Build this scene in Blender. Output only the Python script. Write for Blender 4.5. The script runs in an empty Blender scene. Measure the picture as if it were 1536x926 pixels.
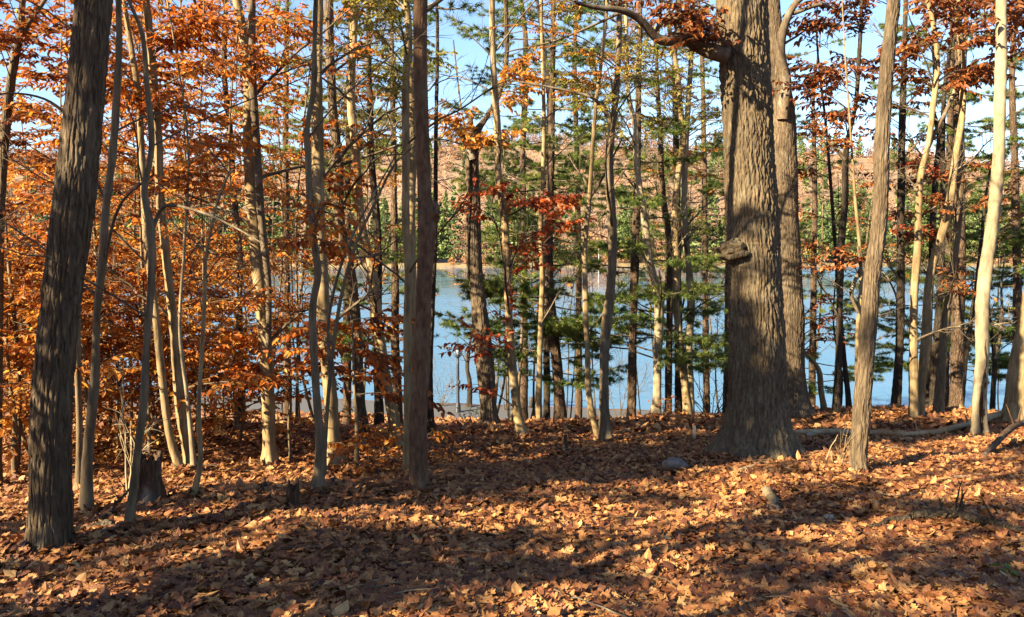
import bpy, math, random
import numpy as np
from mathutils import Vector

R = math.radians
rng = np.random.default_rng(11)
random.seed(11)
SC = bpy.context.scene
COL = SC.collection

# ------------------------------------------------------------------ camera, sky, sun, exposure
FPX, PW, PH = 1180.0, 1536.0, 926.0
PITCH = math.atan((463 - 375) / FPX)
EYE = np.array([0.0, 0.0, 8.0])
cam_d = bpy.data.cameras.new('camera')
cam = bpy.data.objects.new('camera', cam_d)
COL.objects.link(cam)
cam_d.sensor_width = 36.0
cam_d.lens = 36.0 * FPX / PW
cam_d.clip_start = 0.1
cam_d.clip_end = 5000
cam.location = EYE
cam.rotation_euler = (R(90) - PITCH, 0, 0)
SC.camera = cam

SUN_EL, SUN_H = R(27), (0.82, 0.572)          # elevation, horizontal direction the light travels in
w = bpy.data.worlds.new('World')
SC.world = w
w.use_nodes = True
wn = w.node_tree.nodes
bg = wn['Background']
sky = wn.new('ShaderNodeTexSky')
sky.sky_type = 'NISHITA'
sky.sun_disc = False
sky.sun_elevation = SUN_EL
sky.sun_rotation = math.atan2(-SUN_H[0], -SUN_H[1])
sky.air_density = 1.0
sky.dust_density = 0.4
sky.ozone_density = 3.0
w.node_tree.links.new(sky.outputs['Color'], bg.inputs['Color'])
bg.inputs['Strength'].default_value = 0.053

sl = bpy.data.lights.new('sun', 'SUN')
sl.energy = 5.0
sl.angle = R(0.5)
sl.color = (1.0, 0.83, 0.55)
so = bpy.data.objects.new('sun', sl)
COL.objects.link(so)
so.rotation_euler = Vector((SUN_H[0] * math.cos(SUN_EL), SUN_H[1] * math.cos(SUN_EL), -math.sin(SUN_EL))).to_track_quat('-Z', 'Y').to_euler()
so.location = (-30, -20, 40)

vs = SC.view_settings
vs.view_transform = 'Standard'
vs.look = 'None'
vs.gamma = 1.0
vs.use_curve_mapping = False
vs.exposure = 2.55
SC.render.engine = 'CYCLES'
SC.cycles.max_bounces = 6
SC.cycles.diffuse_bounces = 3
SC.cycles.glossy_bounces = 3
SC.cycles.transmission_bounces = 3
SC.cycles.transparent_max_bounces = 6
SC.cycles.caustics_reflective = False
SC.cycles.caustics_refractive = False

# ------------------------------------------------------------------ ground and picture-to-place helpers
def shore(x):
    return np.clip(39.5 - 0.18 * (np.asarray(x, float) + 4), 31, 47)

def ground(x, y):
    x = np.asarray(x, float); y = np.asarray(y, float)
    ys = shore(x)
    z = 8 - 1.35 - 0.12 * y
    zc = 8 - 1.35 - 0.12 * 15
    yb = ys - 4.6
    t = np.clip((y - 15) / (yb - 15), 0, 1)
    z = np.where(y > 15, zc + (0.45 - zc) * t, z)
    t2 = np.clip((y - (ys - 0.9)) / 2.4, 0, 1)
    sm = lambda v: np.clip(v, 0, 1) ** 2 * (3 - 2 * np.clip(v, 0, 1))
    z = z - 0.34 * sm((y - 11) / 6) * sm((yb - y) / 9) * sm((5.5 - x) / 5)
    z = np.where(y > yb, 0.45 - 1.6 * t2 * t2 * (3 - 2 * t2), z)
    fade = np.clip((yb - y) / 3, 0, 1) * np.clip((y - 1) / 3, 0.2, 1)
    b = (0.045 * np.sin(0.9 * x + 0.4 * y + 1) + 0.04 * np.sin(-0.5 * x + 1.1 * y) + 0.025 * np.sin(2.1 * x + 1.7 * y + 2)
         + 0.018 * np.sin(3.3 * x - 2.7 * y) + 0.012 * np.sin(5.9 * x + 4.3 * y + .7))
    return z + b * fade

CP, SP = math.cos(PITCH), math.sin(PITCH)
def at(px, py, d):
    a, b = (px - 768) / FPX, (py - 463) / FPX
    D = np.array([a, CP - b * SP, -SP - b * CP])
    return EYE + D * (d / D[1])

def hit(px, py):
    """the ground point behind a pixel"""
    d = np.linspace(2.5, 38, 2000)
    a, b = (px - 768) / FPX, (py - 463) / FPX
    D = np.array([a, CP - b * SP, -SP - b * CP])
    P = EYE + D * (d / D[1])[:, None]
    below = P[:, 2] < ground(P[:, 0], P[:, 1])
    i = int(np.argmax(below)) if below.any() else len(d) - 1
    return P[i]

def gp(x, y, dz=0.0):
    return np.array([x, y, float(ground(x, y)) + dz])

# ------------------------------------------------------------------ mesh building
class MB:
    def __init__(self):
        self.v, self.f, self.t, self.n = [], [], [], 0
    def add(self, v, faces, tint=0.5):
        v = np.asarray(v, float).reshape(-1, 3)
        self.v.append(v)
        for f in (faces if isinstance(faces, list) else [faces]):
            self.f.append(np.asarray(f, np.int64) + self.n)
        self.t.append(np.full(len(v), tint) if np.isscalar(tint) else np.asarray(tint, float))
        self.n += len(v)
    def build(self, name, mat, parent=None, origin=None, smooth=True):
        V = np.concatenate(self.v) if self.v else np.zeros((0, 3))
        if origin is not None:
            V = V - np.asarray(origin)
        me = bpy.data.meshes.new(name)
        me.vertices.add(len(V))
        me.vertices.foreach_set('co', V.astype(np.float32).ravel())
        loops = np.concatenate([f.ravel() for f in self.f])
        sizes = np.concatenate([np.full(f.shape[0], f.shape[1]) for f in self.f])
        me.loops.add(len(loops))
        me.loops.foreach_set('vertex_index', loops.astype(np.int32))
        me.polygons.add(len(sizes))
        me.polygons.foreach_set('loop_start', (np.cumsum(sizes) - sizes).astype(np.int32))
        me.polygons.foreach_set('loop_total', sizes.astype(np.int32))
        me.polygons.foreach_set('use_smooth', np.full(len(sizes), smooth))
        at_ = me.attributes.new('tint', 'FLOAT', 'POINT')
        at_.data.foreach_set('value', np.concatenate(self.t).astype(np.float32))
        me.update(calc_edges=True)
        me.materials.append(mat)
        o = bpy.data.objects.new(name, me)
        COL.objects.link(o)
        if parent is not None:
            o.parent = parent
        return o

def spline(P, m):
    P = np.asarray(P, float)
    n = len(P)
    if n == 2:
        return P[0] + (P[1] - P[0]) * np.linspace(0, 1, m)[:, None]
    d = np.r_[0, np.cumsum(np.linalg.norm(np.diff(P[:, :3], axis=0), axis=1) + 1e-9)]
    s = np.linspace(0, d[-1], m)
    i = np.clip(np.searchsorted(d, s, side='right') - 1, 0, n - 2)
    T = np.gradient(P, d, axis=0)
    h = (d[i + 1] - d[i])[:, None]
    u = ((s - d[i]) / h[:, 0])[:, None]
    return ((2 * u**3 - 3 * u**2 + 1) * P[i] + (u**3 - 2 * u**2 + u) * h * T[i]
            + (-2 * u**3 + 3 * u**2) * P[i + 1] + (u**3 - u**2) * h * T[i + 1])

def unit(v):
    return v / (np.linalg.norm(v, axis=-1, keepdims=True) + 1e-12)

_TUBEF = {}
def tube_faces(m, k):
    if (m, k) not in _TUBEF:
        i, j = np.meshgrid(np.arange(m - 1), np.arange(k), indexing='ij')
        j2 = (j + 1) % k
        _TUBEF[m, k] = np.stack([i * k + j, i * k + j2, (i + 1) * k + j2, (i + 1) * k + j], -1).reshape(-1, 4)
    return _TUBEF[m, k]

def tube(mb, pts, rad, k=5, tint=0.5, lump=0.0, cap=False):
    pts = np.asarray(pts, float)
    m = len(pts)
    T = unit(np.gradient(pts, axis=0))
    mean = T.mean(0)
    ref = np.eye(3)[int(np.argmin(np.abs(mean)))]
    U = unit(np.cross(T, ref)); W = np.cross(T, U)
    a = np.arange(k) * 2 * math.pi / k
    r = np.asarray(rad, float).reshape(-1, 1) * np.ones((m, k))
    if lump:
        r = r * (1 + lump * rng.normal(size=(m, k)))
    v = pts[:, None] + r[..., None] * (np.cos(a)[None, :, None] * U[:, None] + np.sin(a)[None, :, None] * W[:, None])
    fs = [tube_faces(m, k)]
    v = v.reshape(-1, 3)
    if cap:
        v = np.vstack([v, pts[0], pts[-1]])
        j = np.arange(k); j2 = (j + 1) % k
        fs.append(np.stack([j2, j, np.full(k, m * k)], -1))
        fs.append(np.stack([(m - 1) * k + j, (m - 1) * k + j2, np.full(k, m * k + 1)], -1))
    mb.add(v, fs, tint)

def fourier(nth, th, h, terms, kmin, kmax, seed, amp_pow=0.0):
    """smooth noise, periodic round the trunk"""
    g = np.random.default_rng(seed)
    out = np.zeros(np.broadcast(th, h).shape)
    for _ in range(terms):
        n = g.integers(0, nth + 1)
        k = g.uniform(kmin, kmax) * g.choice([-1, 1])
        out = out + np.sin(n * th + k * h + g.uniform(0, 6.28))
    return out / math.sqrt(terms)

def trunk_mesh(P, rad, k, step, seed, ridge=0.0, spacing=0.05, wob=0.05, flare=0.3, hf=0.15, lobes=(), rough=0.0):
    """a trunk of horizontal rings: real furrows, bumps and root flare. P rises from the ground."""
    L = P[-1, 2] - P[0, 2]
    m = max(8, int(L / step))
    Q = spline(np.c_[P, rad], m)
    c, r = Q[:, :3], Q[:, 3]
    th = (np.arange(k) * 2 * math.pi / k)[None, :]
    h = (c[:, 2] - c[0, 2])[:, None]
    rr = r[:, None] * (1 + wob * fourier(4, th, h, 14, 0.6, 5, seed))
    fl = np.exp(-np.maximum(h - 0.05, 0) / hf)
    lob = 0.45 * np.cos(3 * th + seed) + 0.3 * np.cos(5 * th + 2 * seed)
    rr = rr * (1 + flare * fl * (1 + lob))
    for a0, wd, amp, hh in lobes:
        da = (th - a0 + math.pi) % (2 * math.pi) - math.pi
        rr = rr + amp * np.exp(-(da / wd) ** 2) * np.exp(-h / hh)
    if ridge:
        n = max(6, round(2 * math.pi * float(np.median(r)) / spacing))
        ph = n * th / 2 + 1.1 * fourier(6, th, h, 18, 0.6, 5, seed + 1) + 0.75 * fourier(20, th, h, 24, 3, 15, seed + 2)
        rg = np.abs(np.sin(ph)) ** 0.42
        br = np.clip(0.5 + 0.9 * fourier(int(n * .8), th, h, 26, 12, 34, seed + 3), 0, 1)
        fine = fourier(n * 2, th, h, 26, 30, 110, seed + 4)
        rr = rr + ridge * (rg - 0.6) * (0.45 + 0.55 * br) + ridge * 0.3 * (br - 0.5) + ridge * 0.16 * fine
        tint = np.clip(rg * 0.75 + 0.25 * br, 0, 1)
    else:
        tint = np.clip(0.5 + 0.2 * fourier(4, th, h, 14, 1, 9, seed + 5), 0, 1)
    if rough:
        rr = rr + rough * fourier(k // 3, th, h, 24, 8, 40, seed + 6)
    v = np.stack([c[:, None, 0] + rr * np.cos(th), c[:, None, 1] + rr * np.sin(th), np.repeat(c[:, 2:3], k, 1)], -1)
    mb = MB()
    top = np.array([[*c[-1]]])
    j = np.arange(k); j2 = (j + 1) % k
    mb.add(np.vstack([v.reshape(-1, 3), top]),
           [tube_faces(m, k), np.stack([(m - 1) * k + j, (m - 1) * k + j2, np.full(k, m * k)], -1)],
           np.r_[tint.ravel(), 0.5])
    return mb

# leaf shapes: (along, across) outlines
BEECH = np.array([[0, 0], [.25, .40], [.62, .36], [1, 0], [.62, -.36], [.25, -.40]])
BEECH_F = [np.array([[0, 3, 2, 1], [0, 5, 4, 3]])]
def _maple():
    tips = [(0, 1.0), (52, .88), (108, .62)]
    half = [(0, 1.0), (9, .74), (20, .72), (27, .46), (40, .66), (52, .90), (64, .66), (76, .60), (84, .36), (98, .50), (110, .62), (128, .40), (158, .30)]
    pts = [(r * math.cos(R(a)), r * math.sin(R(a))) for a, r in half]
    other = [(x, -y) for x, y in pts[:0:-1]]
    P = np.array(pts + other)
    return np.vstack([[0, 0], P]) * [0.55, 0.62]
def _oakleaf():
    up = [(0, .03), (.12, .10), (.2, .22), (.28, .12), (.36, .33), (.45, .16), (.54, .40), (.63, .18), (.75, .33), (.84, .14), (1, .03)]
    P = np.array(up + [(x, -y) for x, y in up[::-1]])
    return np.vstack([[.5, 0], P]) * [1.1, 1.0] - [.55, 0]
MAPLE, OAKL = _maple(), _oakleaf()
def fan(n):
    j = np.arange(1, n); j2 = np.r_[np.arange(2, n), 1]
    return [np.stack([np.zeros(n - 1, int), j, j2], -1)]

def leaves(mb, P, D, N, L, W, tint, shape, faces, curl=0.25, fold=0.3, rand=0.0):
    n = len(P)
    if n == 0:
        return
    D = unit(D)
    S = unit(np.cross(N, D)); N = np.cross(D, S)
    a, b = shape[:, 0][None, :, None], shape[:, 1][None, :, None]
    L = np.broadcast_to(L, (n,))[:, None, None]; W = np.broadcast_to(W, (n,))[:, None, None]
    z = -curl * a * a + fold * np.abs(b)
    if rand:
        c = rng.normal(size=(n, 3, 1)) * rand
        z = z + c[:, 0:1] * a * a + c[:, 1:2] * b * b + c[:, 2:3] * a * b
    v = P[:, None] + D[:, None] * L * a + S[:, None] * W * b + N[:, None] * L * z
    k = len(shape)
    off = (np.arange(n) * k)[:, None, None]
    mb.add(v.reshape(-1, 3), [(f[None] + off).reshape(-1, f.shape[1]) for f in faces], np.repeat(tint, k))

# ------------------------------------------------------------------ materials
def nodes(name):
    m = bpy.data.materials.new(name)
    m.use_nodes = True
    nt = m.node_tree
    return m, nt, nt.nodes['Principled BSDF'], nt.nodes['Material Output']

def ramp(nt, stops, src=None, interp='LINEAR'):
    r = nt.nodes.new('ShaderNodeValToRGB')
    cr = r.color_ramp
    cr.interpolation = interp
    while len(cr.elements) < len(stops):
        cr.elements.new(0.5)
    for e, (p, c) in zip(cr.elements, stops):
        e.position = p
        e.color = (*c, 1) if len(c) == 3 else c
    if src is not None:
        nt.links.new(src, r.inputs['Fac'])
    return r.outputs['Color']

def coords(nt, scale, kind='Object'):
    tc = nt.nodes.new('ShaderNodeTexCoord')
    mp = nt.nodes.new('ShaderNodeMapping')
    mp.inputs['Scale'].default_value = scale
    nt.links.new(tc.outputs[kind], mp.inputs['Vector'])
    return mp.outputs['Vector']

def noise(nt, vec, scale, detail=4, rough=0.6, out='Fac'):
    n = nt.nodes.new('ShaderNodeTexNoise')
    n.inputs['Scale'].default_value = scale
    n.inputs['Detail'].default_value = detail
    n.inputs['Roughness'].default_value = rough
    nt.links.new(vec, n.inputs['Vector'])
    return n.outputs[out]

def mix(nt, a, b, fac, mode='MIX'):
    m = nt.nodes.new('ShaderNodeMix')
    m.data_type = 'RGBA'
    m.blend_type = mode
    for s, v in (('A', a), ('B', b)):
        sock = [i for i in m.inputs if i.name == s and i.type == 'RGBA'][0]
        if isinstance(v, tuple):
            sock.default_value = (*v, 1)
        else:
            nt.links.new(v, sock)
    f = [i for i in m.inputs if i.name == 'Factor' and i.type == 'VALUE'][0]
    if isinstance(fac, (int, float)):
        f.default_value = fac
    else:
        nt.links.new(fac, f)
    return [o for o in m.outputs if o.type == 'RGBA'][0]

def attr(nt, name='tint'):
    a = nt.nodes.new('ShaderNodeAttribute')
    a.attribute_name = name
    return a.outputs['Fac']

def bump(nt, bsdf, src, strength, dist):
    b = nt.nodes.new('ShaderNodeBump')
    b.inputs['Strength'].default_value = strength
    b.inputs['Distance'].default_value = dist
    nt.links.new(src, b.inputs['Height'])
    nt.links.new(b.outputs['Normal'], bsdf.inputs['Normal'])

def bark(name, dark, mid, light, freq=22, stretch=0.16, strength=0.7, dist=0.012, patch=(0.5, 0.5, 0.42), patch_amt=0.25, crack=0, cstretch=.2):
    m, nt, b, _ = nodes(name)
    v = coords(nt, (1, 1, stretch))
    n1 = noise(nt, v, freq, 6, 0.65)
    v2 = coords(nt, (1, 1, 0.55))
    n2 = noise(nt, v2, 4.5, 5, 0.6)
    c = ramp(nt, [(0.3, dark), (0.5, mid), (0.72, light)], n1)
    pf = ramp(nt, [(0.52, (0, 0, 0)), (0.68, (patch_amt,) * 3)], n2)
    c = mix(nt, c, patch, pf)
    v3 = coords(nt, (1, 1, 0.3))
    n3 = noise(nt, v3, 1.3, 3, 0.5)
    c = mix(nt, c, ramp(nt, [(0.3, (0.6, 0.58, 0.55)), (0.7, (1.12, 1.1, 1.08))], n3), 1.0, 'MULTIPLY')
    height = n1
    if crack:                                              # plates with furrows between them
        vc = coords(nt, (1, 1, cstretch))
        wr = noise(nt, vc, 7, 3, .6, 'Color')
        vo = nt.nodes.new('ShaderNodeTexVoronoi')
        vo.feature = 'DISTANCE_TO_EDGE'
        vo.inputs['Scale'].default_value = crack
        nt.links.new(mix(nt, vc, wr, .16), vo.inputs['Vector'])
        e = ramp(nt, [(0.0, (0, 0, 0)), (.10, (.55, .55, .55)), (.32, (1, 1, 1))], vo.outputs['Distance'])
        c = mix(nt, mix(nt, dark, c, .45), c, e)
        height = mix(nt, e, n1, .3)
    nt.links.new(c, b.inputs['Base Color'])
    b.inputs['Roughness'].default_value = 0.88
    b.inputs['Specular IOR Level'].default_value = 0.2
    bump(nt, b, height, strength, dist * (1.6 if crack else 1))
    return m

def leaf_mat(name, stops, trans=0.4, rough=0.55, boost=1.25):
    m, nt, b, out = nodes(name)
    c = ramp(nt, stops, attr(nt))
    v = coords(nt, (1, 1, 1))
    n = noise(nt, v, 45, 3, 0.6)
    c = mix(nt, c, ramp(nt, [(0.3, (0.7, 0.66, 0.62)), (0.7, (1.15, 1.15, 1.15))], n), 1.0, 'MULTIPLY')
    nt.links.new(c, b.inputs['Base Color'])
    b.inputs['Roughness'].default_value = rough
    b.inputs['Specular IOR Level'].default_value = 0.3
    if trans:
        t = nt.nodes.new('ShaderNodeBsdfTranslucent')
        nt.links.new(mix(nt, c, (boost, boost * .86, boost * .6), 1.0, 'MULTIPLY'), t.inputs['Color'])
        mx = nt.nodes.new('ShaderNodeMixShader')
        mx.inputs['Fac'].default_value = trans
        nt.links.new(b.outputs[0], mx.inputs[1])
        nt.links.new(t.outputs[0], mx.inputs[2])
        nt.links.new(mx.outputs[0], out.inputs['Surface'])
    return m

def plain(name, col, rough=0.6, metal=0.0, nscale=8, namt=0.25):
    m, nt, b, _ = nodes(name)
    n = noise(nt, coords(nt, (1, 1, 1)), nscale, 5, 0.6)
    lo = tuple(c * (1 - namt) for c in col); hi = tuple(min(1, c * (1 + namt)) for c in col)
    nt.links.new(ramp(nt, [(0.3, lo), (0.7, hi)], n), b.inputs['Base Color'])
    b.inputs['Roughness'].default_value = rough
    b.inputs['Metallic'].default_value = metal
    bump(nt, b, n, 0.3, 0.01)
    return m

M = {}
M['tan'] = bark('bark_tan', (.085, .058, .028), (.22, .155, .078), (.33, .245, .13), 20, .2, .7, .01, (.30, .27, .19), .4)
M['grey'] = bark('bark_grey', (.055, .040, .025), (.125, .093, .056), (.20, .15, .095), 20, .2, .7, .01, (.22, .20, .15), .4)
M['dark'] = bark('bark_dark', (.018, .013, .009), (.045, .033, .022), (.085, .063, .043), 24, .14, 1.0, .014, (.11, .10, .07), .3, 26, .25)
M['red'] = bark('bark_red', (.045, .025, .014), (.115, .062, .034), (.19, .112, .065), 26, .35, .9, .012, (.24, .18, .12), .4)
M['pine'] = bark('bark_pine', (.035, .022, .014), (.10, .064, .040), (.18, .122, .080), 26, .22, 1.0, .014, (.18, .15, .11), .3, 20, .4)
M['white'] = bark('bark_white', (.14, .11, .068), (.255, .205, .13), (.33, .275, .18), 14, .3, .4, .006, (.29, .25, .17), .5)
M['oak'] = bark('bark_oak', (.04, .029, .018), (.115, .084, .050), (.20, .15, .09), 40, .25, .8, .012, (.20, .185, .12), .35, 15, .2)
M['brown'] = bark('bark_brown', (.042, .030, .019), (.105, .075, .046), (.175, .13, .083), 40, .2, .8, .01, (.20, .175, .12), .4, 22, .17)
M['shaggy'] = bark('bark_shaggy', (.035, .024, .015), (.085, .060, .037), (.155, .115, .072), 40, .16, .9, .012, (.20, .17, .11), .35, 24, .13)
M['twig'] = bark('bark_twig', (.05, .036, .023), (.095, .07, .045), (.155, .118, .078), 30, .5, .2, .003)
M['paletwig'] = bark('bark_pale_twig', (.15, .11, .065), (.23, .17, .10), (.32, .24, .15), 30, .5, .2, .003)
M['log'] = bark('bark_log', (.16, .11, .055), (.30, .21, .115), (.42, .31, .18), 16, 1, .6, .01)
M['rot'] = bark('rotten_wood', (.02, .012, .008), (.06, .033, .018), (.17, .09, .045), 26, .12, 1.0, .02)
M['orange'] = leaf_mat('leaf_orange', [(0, (.10, .028, .010)), (.3, (.27, .072, .014)), (.6, (.47, .15, .023)), (.85, (.55, .24, .042)), (1, (.55, .34, .09))], .48)
M['gold'] = leaf_mat('leaf_gold', [(0, (.27, .09, .015)), (.5, (.46, .19, .028)), (1, (.55, .33, .06))])
M['scarlet'] = leaf_mat('leaf_scarlet', [(0, (.14, .022, .010)), (.5, (.31, .055, .018)), (1, (.44, .13, .03))])
M['maroon'] = leaf_mat('leaf_maroon', [(0, (.055, .016, .009)), (.45, (.17, .05, .017)), (.8, (.32, .11, .03)), (1, (.42, .20, .055))])
M['needle'] = leaf_mat('leaf_needle', [(0, (.022, .05, .016)), (.42, (.075, .13, .03)), (1, (.28, .30, .055))], .4, .5, 1.4)
M['litter'] = leaf_mat('leaf_litter', [(0, (.042, .015, .009)), (.15, (.09, .031, .014)), (.35, (.175, .066, .025)), (.6, (.29, .132, .046)), (.85, (.40, .225, .085)), (.94, (.44, .29, .13)), (.96, (.36, .11, .02)), (1, (.42, .26, .04))], .15, .6)
M['yellowgreen'] = leaf_mat('leaf_yellow_green', [(0, (.14, .14, .03)), (.5, (.28, .27, .055)), (1, (.45, .33, .06))])
M['rust'] = leaf_mat('leaf_rust', [(0, (.07, .026, .012)), (.4, (.19, .065, .02)), (.8, (.33, .125, .035)), (1, (.40, .2, .07))], .45)
M['amber'] = leaf_mat('leaf_amber', [(0, (.16, .055, .014)), (.4, (.38, .145, .024)), (.8, (.50, .25, .045)), (1, (.50, .35, .10))], .48)
M['green'] = leaf_mat('leaf_green', [(0, (.05, .10, .02)), (1, (.16, .26, .05))], .3)
M['farrusset'] = leaf_mat('leaf_far_russet', [(0, (.09, .07, .055)), (.3, (.20, .12, .08)), (.6, (.32, .175, .10)), (.85, (.38, .165, .055)), (1, (.44, .27, .09))], .2)
M['fargreen'] = leaf_mat('leaf_far_green', [(0, (.03, .062, .022)), (.5, (.085, .135, .042)), (1, (.20, .235, .075))], .2)
M['asphalt'] = plain('asphalt', (.055, .055, .058), .9, 0, 30, .3)
M['iron'] = plain('painted_iron', (.010, .012, .018), .6, 0)
M['glass'] = plain('frosted_glass', (.16, .19, .24), .25)
M['post'] = plain('post_wood', (.04, .032, .025), .85)
M['stone'] = plain('stone', (.13, .105, .085), .9, 0, 14, .45)
M['palestone'] = plain('pale_stone', (.22, .19, .135), .9, 0, 14, .35)
M['cutwood'] = plain('cut_wood', (.55, .40, .22), .85, 0, 20, .25)
M['spray'] = plain('water_spray', (.30, .34, .38), .5)
M['palepaint'] = plain('pale_paint', (.42, .41, .38), .6)

# ground: dark mould with a mat of old leaves
m, nt, b, _ = nodes('forest_floor')
v = coords(nt, (1, 1, 1))
vo = nt.nodes.new('ShaderNodeTexVoronoi')
vo.inputs['Scale'].default_value = 13
wv = noise(nt, v, 9, 3, .6, 'Color')
nt.links.new(mix(nt, v, wv, 0.12), vo.inputs['Vector'])
sp = nt.nodes.new('ShaderNodeSeparateColor')
nt.links.new(vo.outputs['Color'], sp.inputs[0])
c = ramp(nt, [(0, (.025, .010, .006)), (.35, (.065, .024, .012)), (.7, (.13, .055, .022)), (1, (.21, .10, .04))], sp.outputs[0])
nt.links.new(c, b.inputs['Base Color'])
b.inputs['Roughness'].default_value = .9
bump(nt, b, vo.outputs['Distance'], .8, .03)
M['floor'] = m
# lake
m, nt, b, _ = nodes('lake_water')
v = coords(nt, (.55, 1.5, 1))
n1 = noise(nt, v, 1.6, 4, .55)
n2 = noise(nt, coords(nt, (.04, .1, 1)), 1.0, 3, .5)
b.inputs['Base Color'].default_value = (.065, .15, .245, 1)
def rng_node(src, a, b_, c_, d_):
    r_ = nt.nodes.new('ShaderNodeMapRange')
    r_.interpolation_type = 'SMOOTHSTEP'
    for k_, v_ in (('From Min', a), ('From Max', b_), ('To Min', c_), ('To Max', d_)):
        r_.inputs[k_].default_value = v_
    nt.links.new(src, r_.inputs['Value'])
    return r_.outputs[0]
def mul(p_, q_):
    m_ = nt.nodes.new('ShaderNodeMath'); m_.operation = 'MULTIPLY'
    nt.links.new(p_, m_.inputs[0]); nt.links.new(q_, m_.inputs[1])
    return m_.outputs[0]
sx = nt.nodes.new('ShaderNodeSeparateXYZ')
nt.links.new(coords(nt, (1, 1, 1)), sx.inputs[0])
wav = nt.nodes.new('ShaderNodeMath'); wav.operation = 'MULTIPLY_ADD'
nt.links.new(n2, wav.inputs[0]); wav.inputs[1].default_value = 160; nt.links.new(sx.outputs['Y'], wav.inputs[2])
calm = mul(rng_node(wav.outputs[0], 150, 300, 0, 1), rng_node(sx.outputs['X'], 75, 105, 1, 0))
rough_ = nt.nodes.new('ShaderNodeMath'); rough_.operation = 'SUBTRACT'
nt.links.new(rng_node(n2, .38, .62, .24, .42), rough_.inputs[0])
c4 = nt.nodes.new('ShaderNodeMath'); c4.operation = 'MULTIPLY'; nt.links.new(calm, c4.inputs[0]); c4.inputs[1].default_value = .28
nt.links.new(c4.outputs[0], rough_.inputs[1]); nt.links.new(rough_.outputs[0], b.inputs['Roughness'])
n1 = mul(n1, rng_node(calm, 0, 1, 1, .05))
b.inputs['IOR'].default_value = 1.45
bump(nt, b, n1, .5, .14)
M['water'] = m
# far hill
m, nt, b, _ = nodes('hill_ground')
n1 = noise(nt, coords(nt, (1, 1, 1)), .03, 6, .7)
nt.links.new(ramp(nt, [(.3, (.09, .06, .04)), (.5, (.17, .11, .07)), (.7, (.24, .155, .095))], n1), b.inputs['Base Color'])
b.inputs['Roughness'].default_value = .95
M['hill'] = m
m, nt, b, _ = nodes('bank_grass')
n1 = noise(nt, coords(nt, (1, 1, 1)), .12, 6, .7)
nt.links.new(ramp(nt, [(.3, (.10, .07, .035)), (.5, (.19, .13, .065)), (.7, (.11, .115, .04))], n1), b.inputs['Base Color'])
b.inputs['Roughness'].default_value = .95
M['bank'] = m

# ------------------------------------------------------------------ things
def thing(name, label, cat, loc, group=None):
    o = bpy.data.objects.new(name, None)
    COL.objects.link(o)
    o.location = [float(c) for c in loc]
    o.empty_display_size = 0.2
    o['label'] = label; o['category'] = cat
    if group:
        o['group'] = group
    return o

def tag(o, label, cat, group=None, kind=None):
    if label: o['label'] = label
    if cat: o['category'] = cat
    if group: o['group'] = group
    if kind: o['kind'] = kind
    return o

def grid(xs, ys, zf):
    X, Y = np.meshgrid(xs, ys)
    V = np.stack([X, Y, zf(X, Y)], -1).reshape(-1, 3)
    nx, ny = len(xs), len(ys)
    i, j = np.meshgrid(np.arange(ny - 1), np.arange(nx - 1), indexing='ij')
    F = np.stack([i * nx + j, i * nx + j + 1, (i + 1) * nx + j + 1, (i + 1) * nx + j], -1).reshape(-1, 4)
    mb = MB(); mb.add(V, F)
    return mb

# ------------------------------------------------------------------ the setting
gx = np.unique(np.r_[np.arange(-90, -20, 2.0), np.arange(-20, 20, .25), np.arange(20, 90.1, 2.0)])
gy = np.unique(np.r_[np.arange(-60, -4, 2.0), np.arange(-4, 18, .2), np.arange(18, 50, .5)])
o = grid(gx, gy, ground).build('ground', M['floor']); tag(o, None, None, None, 'structure')
o = grid(np.array([-2500, -90, 0, 90, 2500.]), np.array([20., 200, 500]), lambda X, Y: X * 0.0).build('lake', M['water']); tag(o, None, None, None, 'structure')
px = np.arange(-60, 60, .5)
ysx = shore(px)
pv = np.concatenate([np.stack([px, ysx - 4.4, np.full_like(px, .46)], -1), np.stack([px, ysx - 1.3, np.full_like(px, .47)], -1)])
n = len(px); j = np.arange(n - 1)
mb = MB(); mb.add(pv, np.stack([j, j + 1, n + j + 1, n + j], -1))
o = mb.build('lakeside_path', M['asphalt']); tag(o, None, None, None, 'structure')

def hill_z(X, Y):
    t = np.clip((Y - 395) / 330, 0, 1)
    ridge = 92 + 9 * np.sin(X / 140 + .6) + 6 * np.sin(X / 61 + 2) - 12 * np.clip((X - 150) / 250, 0, 1) - 6 * np.clip((-X - 150) / 300, 0, 1)
    return -1.0 + 2.5 * np.clip((Y - 372) / 9, 0, 1) + ridge * t * t * (3 - 2 * t) + 1.5 * np.sin(X / 23) * np.sin(Y / 19) * t
o = grid(np.arange(-1500, 1501, 15.), np.r_[np.arange(370, 400, 2.), np.arange(400, 900, 12.)], hill_z).build('far_hill', M['hill']); tag(o, None, None, None, 'structure')
# a strip of rough grass and sand along the far bank
o = grid(np.arange(-1500, 1501, 15.), np.arange(374, 398, 2.), lambda X, Y: hill_z(X, Y) + .08).build('far_bank', M['bank']); tag(o, None, None, None, 'structure')

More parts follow.
